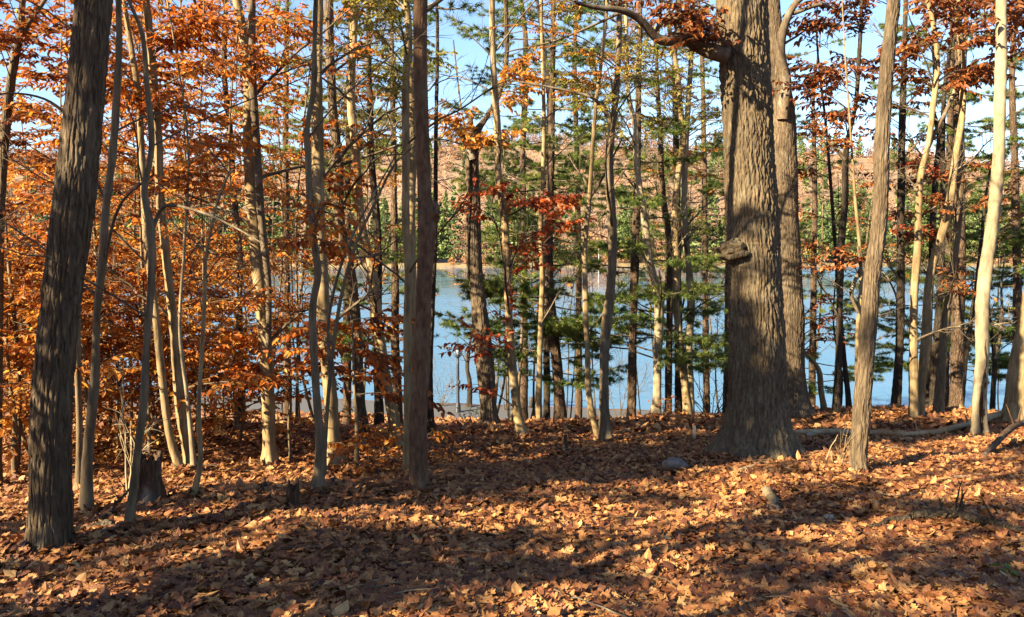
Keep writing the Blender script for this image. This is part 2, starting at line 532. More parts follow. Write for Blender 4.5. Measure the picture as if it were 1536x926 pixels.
# ------------------------------------------------------------------ far woods (read as one mass)
def cards(mb, C, rad, nper, size, base_t, spread):
    n = len(C)
    u = unit(rng.normal(size=(n, nper, 3))) * rng.uniform(.35, 1, (n, nper, 1)) ** .5
    P = C[:, None] + u * rad[:, None]
    nrm = unit(rng.normal(size=(n, nper, 3)) + u * .8)
    t1 = unit(np.cross(nrm, rng.normal(size=(n, nper, 3)))); t2 = np.cross(nrm, t1)
    s = (size[:, None] * rng.uniform(.5, 1.2, (n, nper)))[..., None]
    q = np.stack([P - t1 * s, P + t2 * s * .6, P + t1 * s, P - t2 * s * .6], 2)
    tt = np.clip(base_t[:, None] + rng.normal(size=(n, nper)) * spread, 0, 1)
    k = n * nper
    mb.add(q.reshape(-1, 3), np.arange(k * 4).reshape(-1, 4), np.repeat(tt.ravel(), 4))
n = 3400
X = rng.uniform(-620, 620, n); Y = 398 + 330 * rng.uniform(0, 1, n) ** 1.25
H = rng.uniform(5, 15, n)
C = np.stack([X, Y, hill_z(X, Y) + H * .55], -1)
mb = MB()
cards(mb, C, np.stack([H * .38, H * .38, H * .5], -1), 110, np.full(n, .62), np.clip(rng.beta(1.5, 1.3, n) * (.8 + .2 * np.sin(X / 37) * np.sin(Y / 29)), 0, 1), .09)
n = 330      # lower orange trees along the far bank
X = rng.uniform(-330, 330, n); Y = rng.uniform(376, 394, n); H = rng.uniform(1.5, 9, n)
cards(mb, np.stack([X, Y, hill_z(X, Y) + H * .5], -1), np.stack([H * .45, H * .45, H * .5], -1), 120, np.full(n, .45), rng.uniform(.3, 1, n), .15)
o = mb.build('far_woods', M['farrusset'], smooth=False); tag(o, 'far hillside of russet and bare autumn trees across the lake', 'woods', None, 'stuff')
mb = MB()
for i in range(760):
    x = rng.uniform(-380, 380)
    if 28 < x < 52 or math.sin(x / 17.0) + .6 * math.sin(x / 7.3 + 1) < -1.25:
        continue
    y = rng.uniform(384, 404); h = rng.uniform(20, 38)
    if i > 460:
        y = rng.uniform(410, 700); h = rng.uniform(9, 20)
    z0 = float(hill_z(x, y))
    lv = np.linspace(.12, 1, 13)
    cc, rd = [], []
    for l in lv:
        for a in rng.uniform(0, 6.28, 4):
            r = h * .25 * (1.05 - l) * rng.uniform(.4, 1)
            cc.append((x + r * math.cos(a), y + r * math.sin(a), z0 + h * l)); rd.append((h * .09 * (1.15 - l),) * 2 + (h * .03,))
    cc = np.array(cc)
    cards(mb, cc, np.array(rd), 14, np.full(len(cc), .8), np.full(len(cc), rng.uniform(.25, .8)), .15)
o = mb.build('far_pine_woods', M['fargreen'], smooth=False); tag(o, 'band of green pines along the far shore below the russet hill', 'woods', None, 'stuff')

# ------------------------------------------------------------------ leaf litter on the slope
def litter():
    mb = MB()
    def patch(y0, y1, dens, size, shape, faces, margin=3.0, tilt=.36, zmax=.045):
        ymid = (y0 + y1) / 2
        hw = y1 * .66 + margin
        n = int(dens * (y1 - y0) * 2 * hw)
        x = rng.uniform(-hw, hw, n); y = rng.uniform(y0, y1, n)
        k = (np.abs(x) < np.abs(y) * .66 + margin) & (y < shore(x) - 4.7)
        x, y = x[k], y[k]; n = len(x)
        clump = .5 + .5 * np.sin(1.7 * x + 2.3 * y + 1.5 * np.sin(1.1 * x)) * np.sin(2.9 * x - 1.3 * y)
        P = np.stack([x, y, ground(x, y) + .006 + rng.uniform(0, zmax, n) * (.4 + .6 * clump)], -1)
        a = rng.uniform(0, 2 * math.pi, n)
        D = np.stack([np.cos(a), np.sin(a), rng.normal(size=n) * tilt * .6 - .1], -1)
        N = np.stack([rng.normal(size=n) * tilt, rng.normal(size=n) * tilt - .08, np.ones(n)], -1)
        L = size * np.clip(rng.lognormal(0, .25, n), .5, 1.55)
        t = np.clip(rng.beta(1.9, 2.1, n) + .12 * (clump - .5), 0, 1)
        t = np.where(rng.random(n) < .93, t * .93, t)
        leaves(mb, P, D, unit(N), L, L * rng.uniform(.8, 1.1, n), t, shape, faces, .0, .12, .42)
    for y0, y1, dm, do, db in [(2.6, 5, 520, 500, 520), (5, 8, 380, 400, 480), (8, 11.5, 190, 220, 420)]:
        patch(y0, y1, dm, .07, MAPLE, fan(len(MAPLE)))
        patch(y0, y1, do, .082, OAKL, fan(len(OAKL)))
        patch(y0, y1, db, .052, BEECH, BEECH_F)
    patch(11.5, 17, 420, .085, BEECH * [1, 1.25], BEECH_F)
    patch(17, 36, 60, .13, BEECH * [1, 1.4], BEECH_F)
    patch(-1.5, 2.6, 60, .12, MAPLE, fan(len(MAPLE)), 3)
    for T in TREES.values():                               # drifts against the foot of each trunk
        x0, y0, _ = T['root'].location
        if y0 > 16 or y0 < 3: continue
        r0 = min(T['W'][1, 3], .34)
        n = int(60 + 500 * r0)
        a = rng.uniform(0, 6.28, n); q = np.abs(rng.normal(size=n)) * .13
        x = x0 + (r0 * 1.15 + q) * np.cos(a); y = y0 + (r0 * 1.15 + q) * np.sin(a)
        P = np.stack([x, y, ground(x, y) + .01 + rng.random(n) * .10 * np.exp(-q / .1)], -1)
        b = rng.uniform(0, 6.28, n)
        D = np.stack([np.cos(b), np.sin(b), rng.normal(size=n) * .3], -1)
        N = np.stack([np.cos(a) * .45 + rng.normal(size=n) * .35, np.sin(a) * .45 + rng.normal(size=n) * .35, np.ones(n)], -1)
        leaves(mb, P, D, unit(N), rng.uniform(.05, .095, n), .07, rng.beta(1.3, 2, n), OAKL, fan(len(OAKL)), 0, .1, .34)
    return mb

# ------------------------------------------------------------------ tree growing helpers
def curve(a, b, sag, m=6, wig=.06):
    a, b = np.asarray(a, float), np.asarray(b, float)
    L = np.linalg.norm(b - a)
    t = np.linspace(0, 1, m)[:, None]
    p = a + (b - a) * t + np.array([0, 0, sag * L]) * (4 * t * (1 - t))
    off = rng.normal(size=(m, 3)) * wig * L
    off[0] = 0
    off = np.cumsum(off, 0) * .35
    return p + off * t

class Crown:
    """branches (tubes) and leaves of one tree"""
    def __init__(self):
        self.wood = MB(); self.leaf = MB()
        self.P, self.D, self.N, self.L, self.T = [], [], [], [], []
    def spray(self, p0, d, length, llen, tone, flat=.35):
        k = max(4, int(length / (llen * .42)))
        t = (np.arange(k) + .6) / k
        side = np.where(np.arange(k) % 2 == 0, 1, -1)[:, None]
        d = unit(d)
        end = p0 + d * length + np.array([0, 0, -.12 * length])
        pts = p0 + (end - p0) * np.array([0, .5, 1])[:, None] + np.array([0, 0, .04 * length]) * np.array([0, 1, 0])[:, None]
        tube(self.wood, pts, [.0035, .0028, .0015], 3)
        s = unit(np.cross(d, [0, 0, 1]))
        P = p0 + (end - p0) * t[:, None]
        D = unit(d * .75 + s * side * .85 + rng.normal(size=(k, 3)) * .3 + np.array([0, 0, -.28]))
        N = unit(np.array([0, 0, 1.0]) + rng.normal(size=(k, 3)) * flat)
        self.P.append(P); self.D.append(D); self.N.append(N)
        self.L.append(llen * rng.uniform(.65, 1.25, k)); self.T.append(np.clip(tone + rng.normal(size=k) * .2, 0, 1))
    def branch(self, a, b, r0, ntw, twl, llen, tone, sag=.08, t0=.3, k=4, leafy=1.0):
        pts = curve(a, b, sag, 7)
        tube(self.wood, pts, np.linspace(r0, max(.003, r0 * .25), 7), k)
        d = unit(np.asarray(b, float) - np.asarray(a, float))
        for i in range(ntw):
            t = t0 + (1 - t0) * (i + rng.uniform(.2, .9)) / ntw
            f = t * 6; i0 = min(int(f), 5)
            p = pts[i0] + (pts[i0 + 1] - pts[i0]) * (f - i0)
            an = rng.uniform(.4, 1.2) * (1 if i % 2 else -1)
            ca, sa = math.cos(an), math.sin(an)
            q = np.array([d[0] * ca - d[1] * sa, d[0] * sa + d[1] * ca, d[2] * .4 + rng.normal() * .22])
            if rng.random() < leafy:
                self.spray(p, q, twl * rng.uniform(.55, 1.2), llen, tone + rng.normal() * .1)
            else:
                self.twig(p, q, twl * rng.uniform(.8, 1.6), .005)
    def twig(self, p, d, L, r, depth=1):
        d = unit(d)
        e = p + d * L
        pts = curve(p, e, rng.uniform(-.05, .12), 5, .09)
        tube(self.wood, pts, np.linspace(r, r * .4, 5), 3)
        if depth > 0:
            for i in range(rng.integers(2, 5)):
                t = rng.uniform(.3, .95); f = t * 4; i0 = min(int(f), 3)
                q = pts[i0] + (pts[i0 + 1] - pts[i0]) * (f - i0)
                self.twig(q, d + rng.normal(size=3) * .55 + np.array([0, 0, .15]), L * rng.uniform(.3, .6), r * .55, depth - 1)
    def bare(self, a, d, L, r):
        d = unit(d)
        pts = curve(a, a + d * L, .06, 8, .07)
        tube(self.wood, pts, np.linspace(r, r * .3, 8), 5)
        for i in range(rng.integers(4, 8)):
            t = rng.uniform(.2, 1); f = t * 7; i0 = min(int(f), 6)
            q = pts[i0] + (pts[i0 + 1] - pts[i0]) * (f - i0)
            self.twig(q, d + rng.normal(size=3) * .6 + np.array([0, 0, .25]), L * rng.uniform(.25, .55), r * .4, 2)
    def finish(self, root, wood_mat, leaf_mat, aspect=.62):
        org = np.array(root.location)
        cr = None
        if self.wood.n:
            cr = self.wood.build('crown', wood_mat, root, org)
        if self.P:
            L = np.concatenate(self.L)
            leaves(self.leaf, np.concatenate(self.P), np.concatenate(self.D), np.concatenate(self.N), L, L * aspect * 1.15,
                   np.concatenate(self.T), BEECH, BEECH_F, .3, .35, .25)
            self.leaf.build('foliage', leaf_mat, cr if cr is not None else root, org, smooth=False)

def trunk_at(P, z):
    i = np.clip(np.searchsorted(P[:, 2], z) - 1, 0, len(P) - 2)
    t = np.clip((z - P[i, 2]) / (P[i + 1, 2] - P[i, 2] + 1e-9), 0, 1)
    return P[i] + (P[i + 1] - P[i]) * t

TREES = {}
def tree(key, name, label, pts, d=None, mat='grey', nb=6, bmin=None, ridge=0., spacing=.05, fine=False, extend=4.0, flare=.6, hf=.15,
         lobes=(), wob=.05, cat='tree', group=None, twig='twig', bl=1.1, top=True, rough=0., extra=()):
    """trunk traced by height; (px, py, width) from the base up, standing d metres away"""
    pts = [tuple(p) for p in pts]
    if d is None:
        d = float(hit(pts[0][0], pts[0][1])[1])
    lean = rng.normal() * .03
    W = []
    zb = at(pts[0][0], pts[0][1], d)[2]
    for q in pts:
        di = d
        for _ in range(3):
            p = at(q[0], q[1], di)
            di = d + lean * (p[2] - zb)
        W.append((p[0], di, p[2], q[2] * .5 * di / FPX))
    W = np.array(W)
    g0 = float(ground(W[0, 0], d))
    if W[0, 2] > g0 + .05:
        W = np.vstack([[W[0, 0] - (W[1, 0] - W[0, 0]) * .2, d, g0 - .12, W[0, 3]], W])
    else:
        W[0, 2] = g0
        W = np.vstack([[W[0, 0], d, g0 - .12, W[0, 3]], W])
    if top:
        e = W[-1].copy(); v = W[-1, :3] - W[-2, :3]; v = v / (abs(v[2]) + 1e-6)
        for s in (.5, 1.0):
            n_ = e.copy(); n_[:3] = e[:3] + (v * .6 + np.array([0, 0, .4])) * extend * s + np.array([rng.normal() * .15, rng.normal() * .15, 0])
            n_[3] = max(.008, e[3] * (1 - .8 * s)); W = np.vstack([W, n_])
    W = W[np.argsort(W[:, 2], kind='stable')]
    root = thing(name, label, cat, (W[0, 0], W[0, 1], g0), group)
    org = np.array(root.location)
    rmax = W[:, 3].max()
    seed = len(TREES) * 7 + 3
    if fine:
        k = int(np.clip(2 * math.pi * rmax / spacing * 8, 40, 330))
        mb = trunk_mesh(W[:, :3], W[:, 3], k, max(.02, spacing * .45), seed, ridge, spacing, wob, flare, hf, lobes, rough)
    else:
        mb = trunk_mesh(W[:, :3], W[:, 3], 20 if rmax > .06 else 14, .05, seed, 0, .05, wob * 1.3, flare, hf, lobes, rmax * .035)
    mb.build('trunk', M[mat], root, org)
    cr = Crown()
    zt = W[-1, 2]
    z0 = (g0 + 1.2) if bmin is None else bmin
    nb = int(nb * 2.3); bl = bl * 1.35
    for i in range(nb):
        z = z0 + (zt - z0) * (i + rng.uniform(.1, .9)) / nb
        p = trunk_at(W[:, :3], z)
        r = float(np.interp(z, W[:, 2], W[:, 3]))
        a = rng.uniform(0, 6.28)
        cr.bare(p, np.array([math.cos(a), math.sin(a), rng.uniform(.25, 1.0)]), bl * rng.uniform(.5, 1.4) * (1 - .3 * i / max(nb, 1)), max(.006, min(.35 * r, .03)))
    for e in extra:                                        # named boughs: list of (px, py, width[, depth offset])
        q = np.array([(*at(a[0], a[1], d + (a[3] if len(a) > 3 else 0)), a[2] * .5 * d / FPX) for a in e])
        s = spline(q, max(8, 4 * len(q)))
        tube(cr.wood, s[:, :3], np.maximum(s[:, 3], .002), 7 if q[0, 3] > .03 else 5)
    TREES[key] = dict(root=root, W=W, d=d, crown=cr, twig=twig, leaf='orange')
    return TREES[key]

def clump(key, cx, cy, rx, ry, nbr, ntw=9, pal='orange', llen=.072, dd=(-.6, .6), tone=.5, twl=.4, fromh=None, leafy=1.0):
    """a leafy part of a tree's crown: branches from its trunk to points of a region, with leaf sprays"""
    T = TREES[key]
    T['leaf'] = pal
    for _ in range(nbr):
        u = unit(rng.normal(size=2)) * math.sqrt(rng.uniform(.1, 1))
        b = at(cx + rx * u[0], cy + ry * u[1], T['d'] + rng.uniform(*dd))
        z = b[2] - rng.uniform(.1, .5) if fromh is None else fromh
        a = trunk_at(T['W'][:, :3], np.clip(z, T['W'][0, 2] + .5, T['W'][-1, 2]))
        T['crown'].branch(a, b, .012 if np.linalg.norm(b - a) > .8 else .007, ntw, twl, llen, tone, leafy=leafy, t0=.35)

# ------------------------------------------------------------------ the trees one can tell apart (base upward, in photo pixels, at their own distance)
# left side
tree('T0', 'bare_tree', 'slim forked tree with sparse dark leaves, left of the thick leaning trunk', [(-4, 700, 13), (-2, 500, 13), (1, 300, 12), (5, 233, 12), (17, 117, 12), (31, 39, 11), (34, 0, 9)], 7.6, 'brown', 3,
     extra=[[(28, 60, 8), (46, 30, 7), (64, 5, 6), (85, -30, 4)]])
tree('T1', 'oak_tree', 'thick leaning trunk, mostly in shade, with one pale sunlit patch at its foot', [(72, 824, 64), (75, 780, 59), (77, 640, 53), (93, 440, 53), (112, 300, 54), (127, 150, 50), (141, 0, 47), (155, -150, 44)], None, 'shaggy', 2, 9.5,
     .014, .03, True, 3, .28, .09, wob=.035, extra=[[(110, 180, 6), (70, 150, 4), (20, 140, 3), (-40, 150, 2)]])
tree('T2', 'slim_tree', 'slim grey stem with a kink halfway, just right of the thick leaning trunk', [(130, 774, 19), (131, 690, 15), (142, 570, 13), (148, 440, 11), (150, 425, 12), (160, 300, 11), (168, 240, 11), (175, 150, 10), (179, 50, 9), (178, 0, 9)], None, 'grey', 3,
     extra=[[(151, 420, 6), (185, 300, 4, -.3), (230, 262, 3, -.5)], [(158, 300, 5), (140, 262, 4), (132, 240, 3)]])
tree('T2b', 'slim_tree', 'thin straight stem standing close behind the kinked grey stem', [(120, 760, 11), (119, 640, 9), (116, 540, 9), (118, 400, 8), (124, 200, 8), (128, 0, 7)], 6.9, 'grey', 3)
tree('T3', 'slim_tree', 'wavy grey stem that forks at mid height, in front of the broken stump', [(195, 794, 14), (202, 715, 12), (215, 605, 12), (220, 515, 11), (227, 425, 11), (227, 345, 11), (217, 290, 9), (227, 225, 8), (220, 125, 7), (210, 40, 6), (197, 10, 5)], None, 'grey', 3,
     extra=[[(227, 350, 8), (236, 325, 7), (246, 310, 6, -.1), (300, 318, 4, -.2), (350, 340, 3, -.3), (395, 366, 2, -.4)]])
tree('T5a', 'slim_tree', 'leftmost stem of the sunlit clump behind the broken stump', [(270, 726, 13), (255, 655, 12), (242, 555, 11), (230, 440, 10), (222, 380, 10), (213, 233, 9), (208, 150, 9), (200, 90, 8), (190, 30, 7)], 7.6, 'tan', 3)
tree('T5b', 'slim_tree', 'thickest stem of the sunlit clump behind the broken stump', [(288, 727, 17), (272, 620, 15), (262, 505, 14), (252, 410, 13), (240, 300, 12), (237, 200, 12), (228, 90, 11), (219, 0, 10)], 7.75, 'tan', 3)
tree('T5c', 'sapling', 'thin pale stem on the right of the sunlit clump, behind the stump', [(291, 731, 7), (282, 605, 6), (270, 500, 5), (276, 380, 4), (283, 250, 3)], 7.5, 'white', 3, bl=.6)
tree('T6', 'sapling', 'slender pale stem curving right at its top, between the clump and the big forked trunk', [(290, 751, 9), (300, 700, 7), (298, 615, 7), (302, 540, 6), (307, 447, 6), (309, 389, 5), (319, 333, 4), (331, 288, 4), (345, 257, 3)], None, 'tan', 4, bl=.7, top=False)
tree('T7', 'forked_tree', 'tall sunlit trunk that splits into two close parallel stems', [(405, 701, 26), (404, 680, 21), (402, 600, 20), (397, 500, 20), (388, 420, 19), (382, 350, 19), (374, 233, 17), (372, 117, 15), (359, 20, 13), (355, 0, 12)], None, 'tan', 4,
     extra=[[(402, 520, 8), (403, 440, 10), (392, 330, 12), (386, 233, 12), (378, 97, 12), (378, 0, 11), (380, -180, 8)]])
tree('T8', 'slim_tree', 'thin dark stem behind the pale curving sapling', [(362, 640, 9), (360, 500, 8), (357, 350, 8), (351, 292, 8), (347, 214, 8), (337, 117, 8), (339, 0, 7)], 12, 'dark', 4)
tree('T9a', 'slim_tree', 'grey stem that sways across the front of the smooth pale trunk', [(477, 743, 17), (480, 675, 14), (472, 550, 12), (470, 450, 11), (477, 410, 11), (473, 377, 10), (466, 312, 10), (462, 233, 9), (461, 190, 8), (470, 140, 8), (472, 60, 7), (474, 0, 7)], None, 'grey', 3)
tree('T9b', 'beech_tree', 'smooth pale beech like trunk behind the swaying grey stem', [(503, 701, 27), (500, 670, 23), (497, 610, 21), (487, 500, 20), (482, 400, 19), (479, 330, 18), (477, 233, 17), (476, 117, 15), (478, 0, 13)], None, 'tan', 3)
tree('T9c', 'sapling', 'grey sapling leaning far to the right across the sunlit trunks', [(486, 727, 7), (492, 600, 6), (500, 520, 6), (515, 430, 5.5), (520, 410, 5.5), (540, 351, 5), (559, 312, 4.5), (574, 280, 4), (590, 249, 3), (625, 216, 2)], 7.3, 'grey', 3, bl=.5, top=False,
     extra=[[(493, 560, 4), (494, 474, 4.5), (508, 410, 4.5), (526, 360, 4), (556, 300, 3), (592, 236, 2)], [(530, 388, 4), (560, 384, 3), (582, 380, 2)]])
tree('T10', 'slim_tree', 'pale trunk leaning left as it rises, its foot by the dark brush', [(596, 677, 19), (580, 575, 16), (565, 475, 16), (557, 400, 15), (544, 345, 14), (539, 311, 14), (534, 233, 13), (526, 136, 12), (530, 58, 11), (534, 0, 11)], None, 'tan', 4)
tree('T11', 'oak_tree', 'rough dark trunk with ragged brown leaves between the smooth and the leaning pale trunks', [(546, 675, 19), (540, 600, 16), (535, 500, 15), (525, 400, 14), (510, 330, 15), (508, 253, 14), (500, 175, 14), (495, 78, 13), (493, 0, 12)], 10.4, 'brown', 5)
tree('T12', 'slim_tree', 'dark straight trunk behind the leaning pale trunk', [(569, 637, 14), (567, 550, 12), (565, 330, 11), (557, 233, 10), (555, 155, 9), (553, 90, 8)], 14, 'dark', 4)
tree('T14', 'slim_tree', 'slim grey trunk pressed close on the left of the red brown trunk', [(612, 711, 16), (612, 640, 13), (612, 550, 13), (612, 450, 12), (613, 431, 12), (609, 345, 11), (609, 233, 11), (609, 117, 11), (613, 39, 10), (608, 0, 10)], None, 'tan', 2)
tree('T14b', 'slim_tree', 'second stem half hidden between the grey and the red brown trunks', [(622, 690, 12), (621, 550, 11), (620, 440, 11), (617, 330, 11), (619, 233, 11), (615, 97, 10), (610, 0, 9)], 9.0, 'tan', 2)
tree('T15', 'maple_tree', 'red brown trunk with a swollen knob on its right side', [(630, 740, 31), (628, 690, 28), (627, 650, 27), (632, 550, 25), (635, 450, 23), (638, 380, 25), (640, 335, 28), (638, 310, 23), (635, 233, 20), (631, 117, 20), (631, 0, 20)], None, 'red', 2, 9.5,
     .004, .03, True, 4, .22, .1, wob=.04)
# middle
tree('T17', 'oak_tree', 'rough trunk by the lamp post, splitting into a crooked limb and a pale stub', [(735, 643, 35), (734, 630, 29), (729, 566, 26), (720, 475, 24), (713, 400, 21), (711, 311, 18), (709, 233, 19), (717, 194, 12), (728, 178, 8), (745, 150, 7), (757, 110, 6), (759, 20, 5)], None, 'brown', 3, 10.5,
     .016, .036, True, 3, .3, .12, wob=.05,
     extra=[[(709, 240, 15), (700, 212, 13), (691, 198, 12), (670, 181, 9), (650, 177, 7), (628, 168, 5), (600, 150, 3)], [(709, 225, 13), (706, 195, 11), (705, 176, 9)], [(702, 420, 4), (701, 330, 4), (703, 240, 4), (690, 150, 3), (680, 60, 2)]])
tree('T18', 'slim_tree', 'slim sunlit trunk right of the rough forked oak, leaning left as it rises', [(782, 655, 17), (778, 630, 14), (772, 581, 13), (764, 491, 12), (761, 400, 12), (759, 361, 11), (751, 292, 11), (755, 311, 11), (746, 194, 10), (740, 97, 9), (738, 0, 8)], None, 'tan', 4)
tree('T19', 'slim_tree', 'very thin straight stem beside the bollard', [(808, 634, 9), (810, 521, 8), (813, 400, 7), (811, 361, 7), (815, 240, 6), (816, 194, 6), (814, 97, 5), (812, 0, 5)], 13.7, 'tan', 5)
tree('T22', 'slim_tree', 'thin bowed stem with foot kicked out right, beside the curved brown trunk', [(897, 661, 10), (890, 630, 9), (884, 596, 9), (881, 521, 8), (878, 440, 8), (879, 344, 7), (882, 320, 7), (888, 241, 6), (894, 156, 6), (904, 78, 5), (911, 0, 5)], None, 'tan', 3,
     extra=[[(884, 300, 5), (905, 265, 4), (925, 225, 3), (935, 205, 2)]])
tree('T23', 'slim_tree', 'gently curved brown trunk with an arched bare branch to the left', [(908, 661, 19), (907, 640, 16), (906, 581, 15), (908, 506, 15), (916, 430, 14), (919, 378, 14), (915, 275, 12), (915, 233, 11), (923, 156, 9), (928, 78, 8), (929, 12, 8)], 11, 'grey', 2,
     extra=[[(915, 184, 7), (903, 160, 6), (890, 148, 5), (859, 138, 4), (820, 130, 3), (760, 120, 2)], [(928, 20, 5), (890, 38, 4), (830, 62, 3), (760, 78, 2)]])
tree('T25', 'slim_tree', 'pale trunk with a sharp double bend, moss at its foot', [(982, 626, 17), (985, 600, 13), (986, 551, 13), (988, 460, 13), (986, 435, 12), (976, 400, 12), (974, 389, 12), (967, 333, 11), (960, 285, 10), (955, 240, 9), (954, 202, 8), (942, 136, 7), (940, 60, 6)], 15.0, 'white', 4)
tree('T26', 'slim_tree', 'leftmost trunk of the tight clump just left of the great oak', [(1002, 612, 11), (1004, 490, 10), (1006, 380, 9), (1005, 413, 9), (995, 292, 8), (990, 200, 7), (985, 80, 5)], 15.9, 'pine', 4)
tree('T27', 'slim_tree', 'front trunk of the tight clump, wavering as it rises, left of the great oak', [(1032, 620, 14), (1028, 580, 12), (1022, 527, 11), (1015, 417, 11), (1014, 447, 11), (1012, 326, 10), (1020, 245, 9), (1024, 220, 9), (1020, 156, 8), (1014, 97, 8), (1007, 66, 7)], 15.2, 'tan', 3)
tree('T28', 'slim_tree', 'pale sunlit rightmost trunk of the tight clump left of the great oak', [(1036, 612, 12), (1035, 490, 11), (1036, 482, 11), (1031, 380, 10), (1029, 361, 10), (1027, 260, 9), (1030, 194, 8), (1036, 97, 7), (1040, 0, 6)], 15.8, 'white', 3)
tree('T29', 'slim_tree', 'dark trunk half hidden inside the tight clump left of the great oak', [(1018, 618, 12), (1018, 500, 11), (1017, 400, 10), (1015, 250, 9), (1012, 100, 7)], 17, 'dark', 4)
# the great oak and its neighbour
tree('OAK', 'great_oak', 'massive deeply furrowed oak with flaring roots and a burl', [(1134, 686, 118), (1134, 660, 106), (1135, 637, 95), (1137, 600, 85), (1136, 527, 79), (1132, 417, 76), (1129, 350, 74), (1121, 175, 71), (1112, 0, 69), (1104, -180, 66)], None, 'oak', 1, 10.5,
     .03, .042, True, 3.0, .16, .13, [(math.pi * 1.0, .36, .50, .17), (math.pi * 1.3, .24, .30, .15), (math.pi * 1.62, .27, .34, .16), (math.pi * 1.93, .33, .34, .18), (math.pi * .5, .4, .3, .16)], wob=.03,
     extra=[[(1092, 84, 26), (1062, 76, 23), (1042, 66, 20), (1022, 54, 16, -.2), (1000, 62, 15, -.3), (985, 57, 13, -.35), (976, 47, 12, -.4), (956, 27, 10, -.5), (933, 16, 9, -.6), (898, 12, 7, -.7), (863, 4, 5, -.8)],
            [(1024, 55, 9, -.2), (1012, 30, 7, -.2), (1020, 8, 6, -.3), (1000, -25, 5, -.3)], [(980, 50, 7, -.35), (1000, 30, 5, -.4), (1030, 28, 4, -.4), (1060, 8, 3, -.3)]])
tree('T32', 'oak_tree', 'second big oak half hidden behind the great oak, shadow bars on its bark', [(1190, 627, 58), (1190, 612, 50), (1188, 580, 43), (1185, 527, 41), (1182, 400, 39), (1178, 300, 36), (1176, 230, 36), (1174, 175, 34), (1165, 97, 28), (1157, 0, 22), (1150, -120, 19)], 14.6, 'brown', 2, 11,
     .014, .045, True, 3, .25, .2, wob=.05, extra=[[(1174, 180, 18), (1178, 120, 17), (1170, 80, 15), (1178, 35, 12), (1190, 10, 10), (1215, -15, 8), (1240, -60, 6)], [(1190, 20, 7), (1240, 8, 5), (1258, 18, 4), (1248, 20, 3)]])
# right side
tree('T33', 'slim_tree', 'tall slim dark stem between the second oak and the furrowed grey trunk', [(1254, 623, 12), (1258, 538, 10), (1260, 435, 9), (1264, 344, 9), (1267, 311, 9), (1271, 214, 8), (1281, 171, 6), (1289, 78, 6), (1292, 20, 5)], 14.6, 'dark', 2,
     extra=[[(1268, 240, 5), (1245, 215, 4), (1230, 185, 3), (1215, 160, 2)]])
tree('T33b', 'sapling', 'bent pale sapling arching off behind the second oak toward the lake', [(1236, 626, 8), (1232, 590, 8), (1225, 549, 8), (1216, 538, 7), (1206, 528, 6), (1190, 500, 5)], 15, 'tan', 2, bl=.5, top=False)
tree('T33c', 'slim_tree', 'dark stem leaning left, tight against the tall slim dark stem', [(1273, 623, 8), (1266, 538, 7), (1258, 440, 6), (1250, 330, 5), (1240, 200, 4)], 15.6, 'dark', 3)
tree('T34', 'ash_tree', 'furrowed grey trunk standing alone in full sun right of the great oak', [(1288, 710, 29), (1288, 695, 25), (1291, 642, 24), (1296, 573, 23), (1304, 486, 22), (1310, 400, 22), (1316, 361, 22), (1322, 275, 21), (1322, 230, 21), (1324, 194, 20), (1329, 117, 19), (1341, 0, 17), (1350, -100, 15)], None, 'brown', 2, 9.5,
     .010, .024, True, 4, .2, .09, wob=.04)
tree('T35', 'sapling', 'thin pale twisted stem just left of the furrowed grey trunk', [(1285, 620, 6), (1287, 486, 6), (1291, 435, 6), (1291, 400, 5), (1283, 300, 4), (1276, 200, 3)], 13, 'tan', 5, bl=.8,
     extra=[[(1288, 470, 5), (1277, 440, 6), (1283, 420, 6), (1290, 405, 5), (1287, 370, 4)]])
tree('T36', 'slim_tree', 'dark trunk first right of the furrowed grey trunk, against the water', [(1343, 625, 14), (1347, 560, 12), (1350, 504, 12), (1351, 400, 11), (1352, 250, 10), (1356, 100, 8)], 16.5, 'dark', 4)
tree('T37', 'forked_tree', 'pale trunk of the right hand grove that twists and forks high among red leaves', [(1370, 629, 14), (1370, 538, 12), (1372, 435, 11), (1376, 378, 11), (1379, 290, 9), (1381, 265, 9), (1393, 214, 8), (1400, 156, 8), (1406, 97, 7), (1397, 23, 6), (1391, 0, 6)], 14.0, 'tan', 3,
     extra=[[(1388, 232, 6), (1402, 200, 6), (1424, 156, 6), (1437, 121, 5), (1440, 60, 3)]])
tree('T38', 'slim_tree', 'pale trunk leaning right, next to the twisting pale trunk', [(1379, 627, 14), (1388, 504, 12), (1398, 400, 12), (1410, 360, 12), (1420, 326, 12), (1430, 265, 11), (1434, 233, 10), (1443, 175, 9), (1443, 97, 9), (1438, 40, 8), (1436, -30, 7)], 14.3, 'tan', 3)
tree('T37b', 'slim_tree', 'dark stem with a high fork, behind the two pale grove trunks', [(1391, 622, 10), (1393, 500, 9), (1397, 400, 9), (1400, 316, 9), (1404, 260, 8), (1408, 195, 7), (1400, 165, 6), (1402, 128, 5), (1400, 60, 4)], 17, 'dark', 4)
tree('T40', 'slim_tree', 'dark stem with dead snags, right of the leaning pale trunk', [(1398, 626, 11), (1402, 540, 10), (1405, 504, 10), (1410, 435, 9), (1414, 320, 8), (1416, 150, 6)], 16, 'dark', 6, bl=.7)
tree('T39', 'slim_tree', 'smooth slate grey stem leaning right, between two dark trunks', [(1407, 629, 14), (1414, 538, 11), (1422, 452, 10), (1428, 413, 10), (1438, 326, 10), (1442, 200, 8), (1448, 60, 6)], 14.6, 'grey', 3)
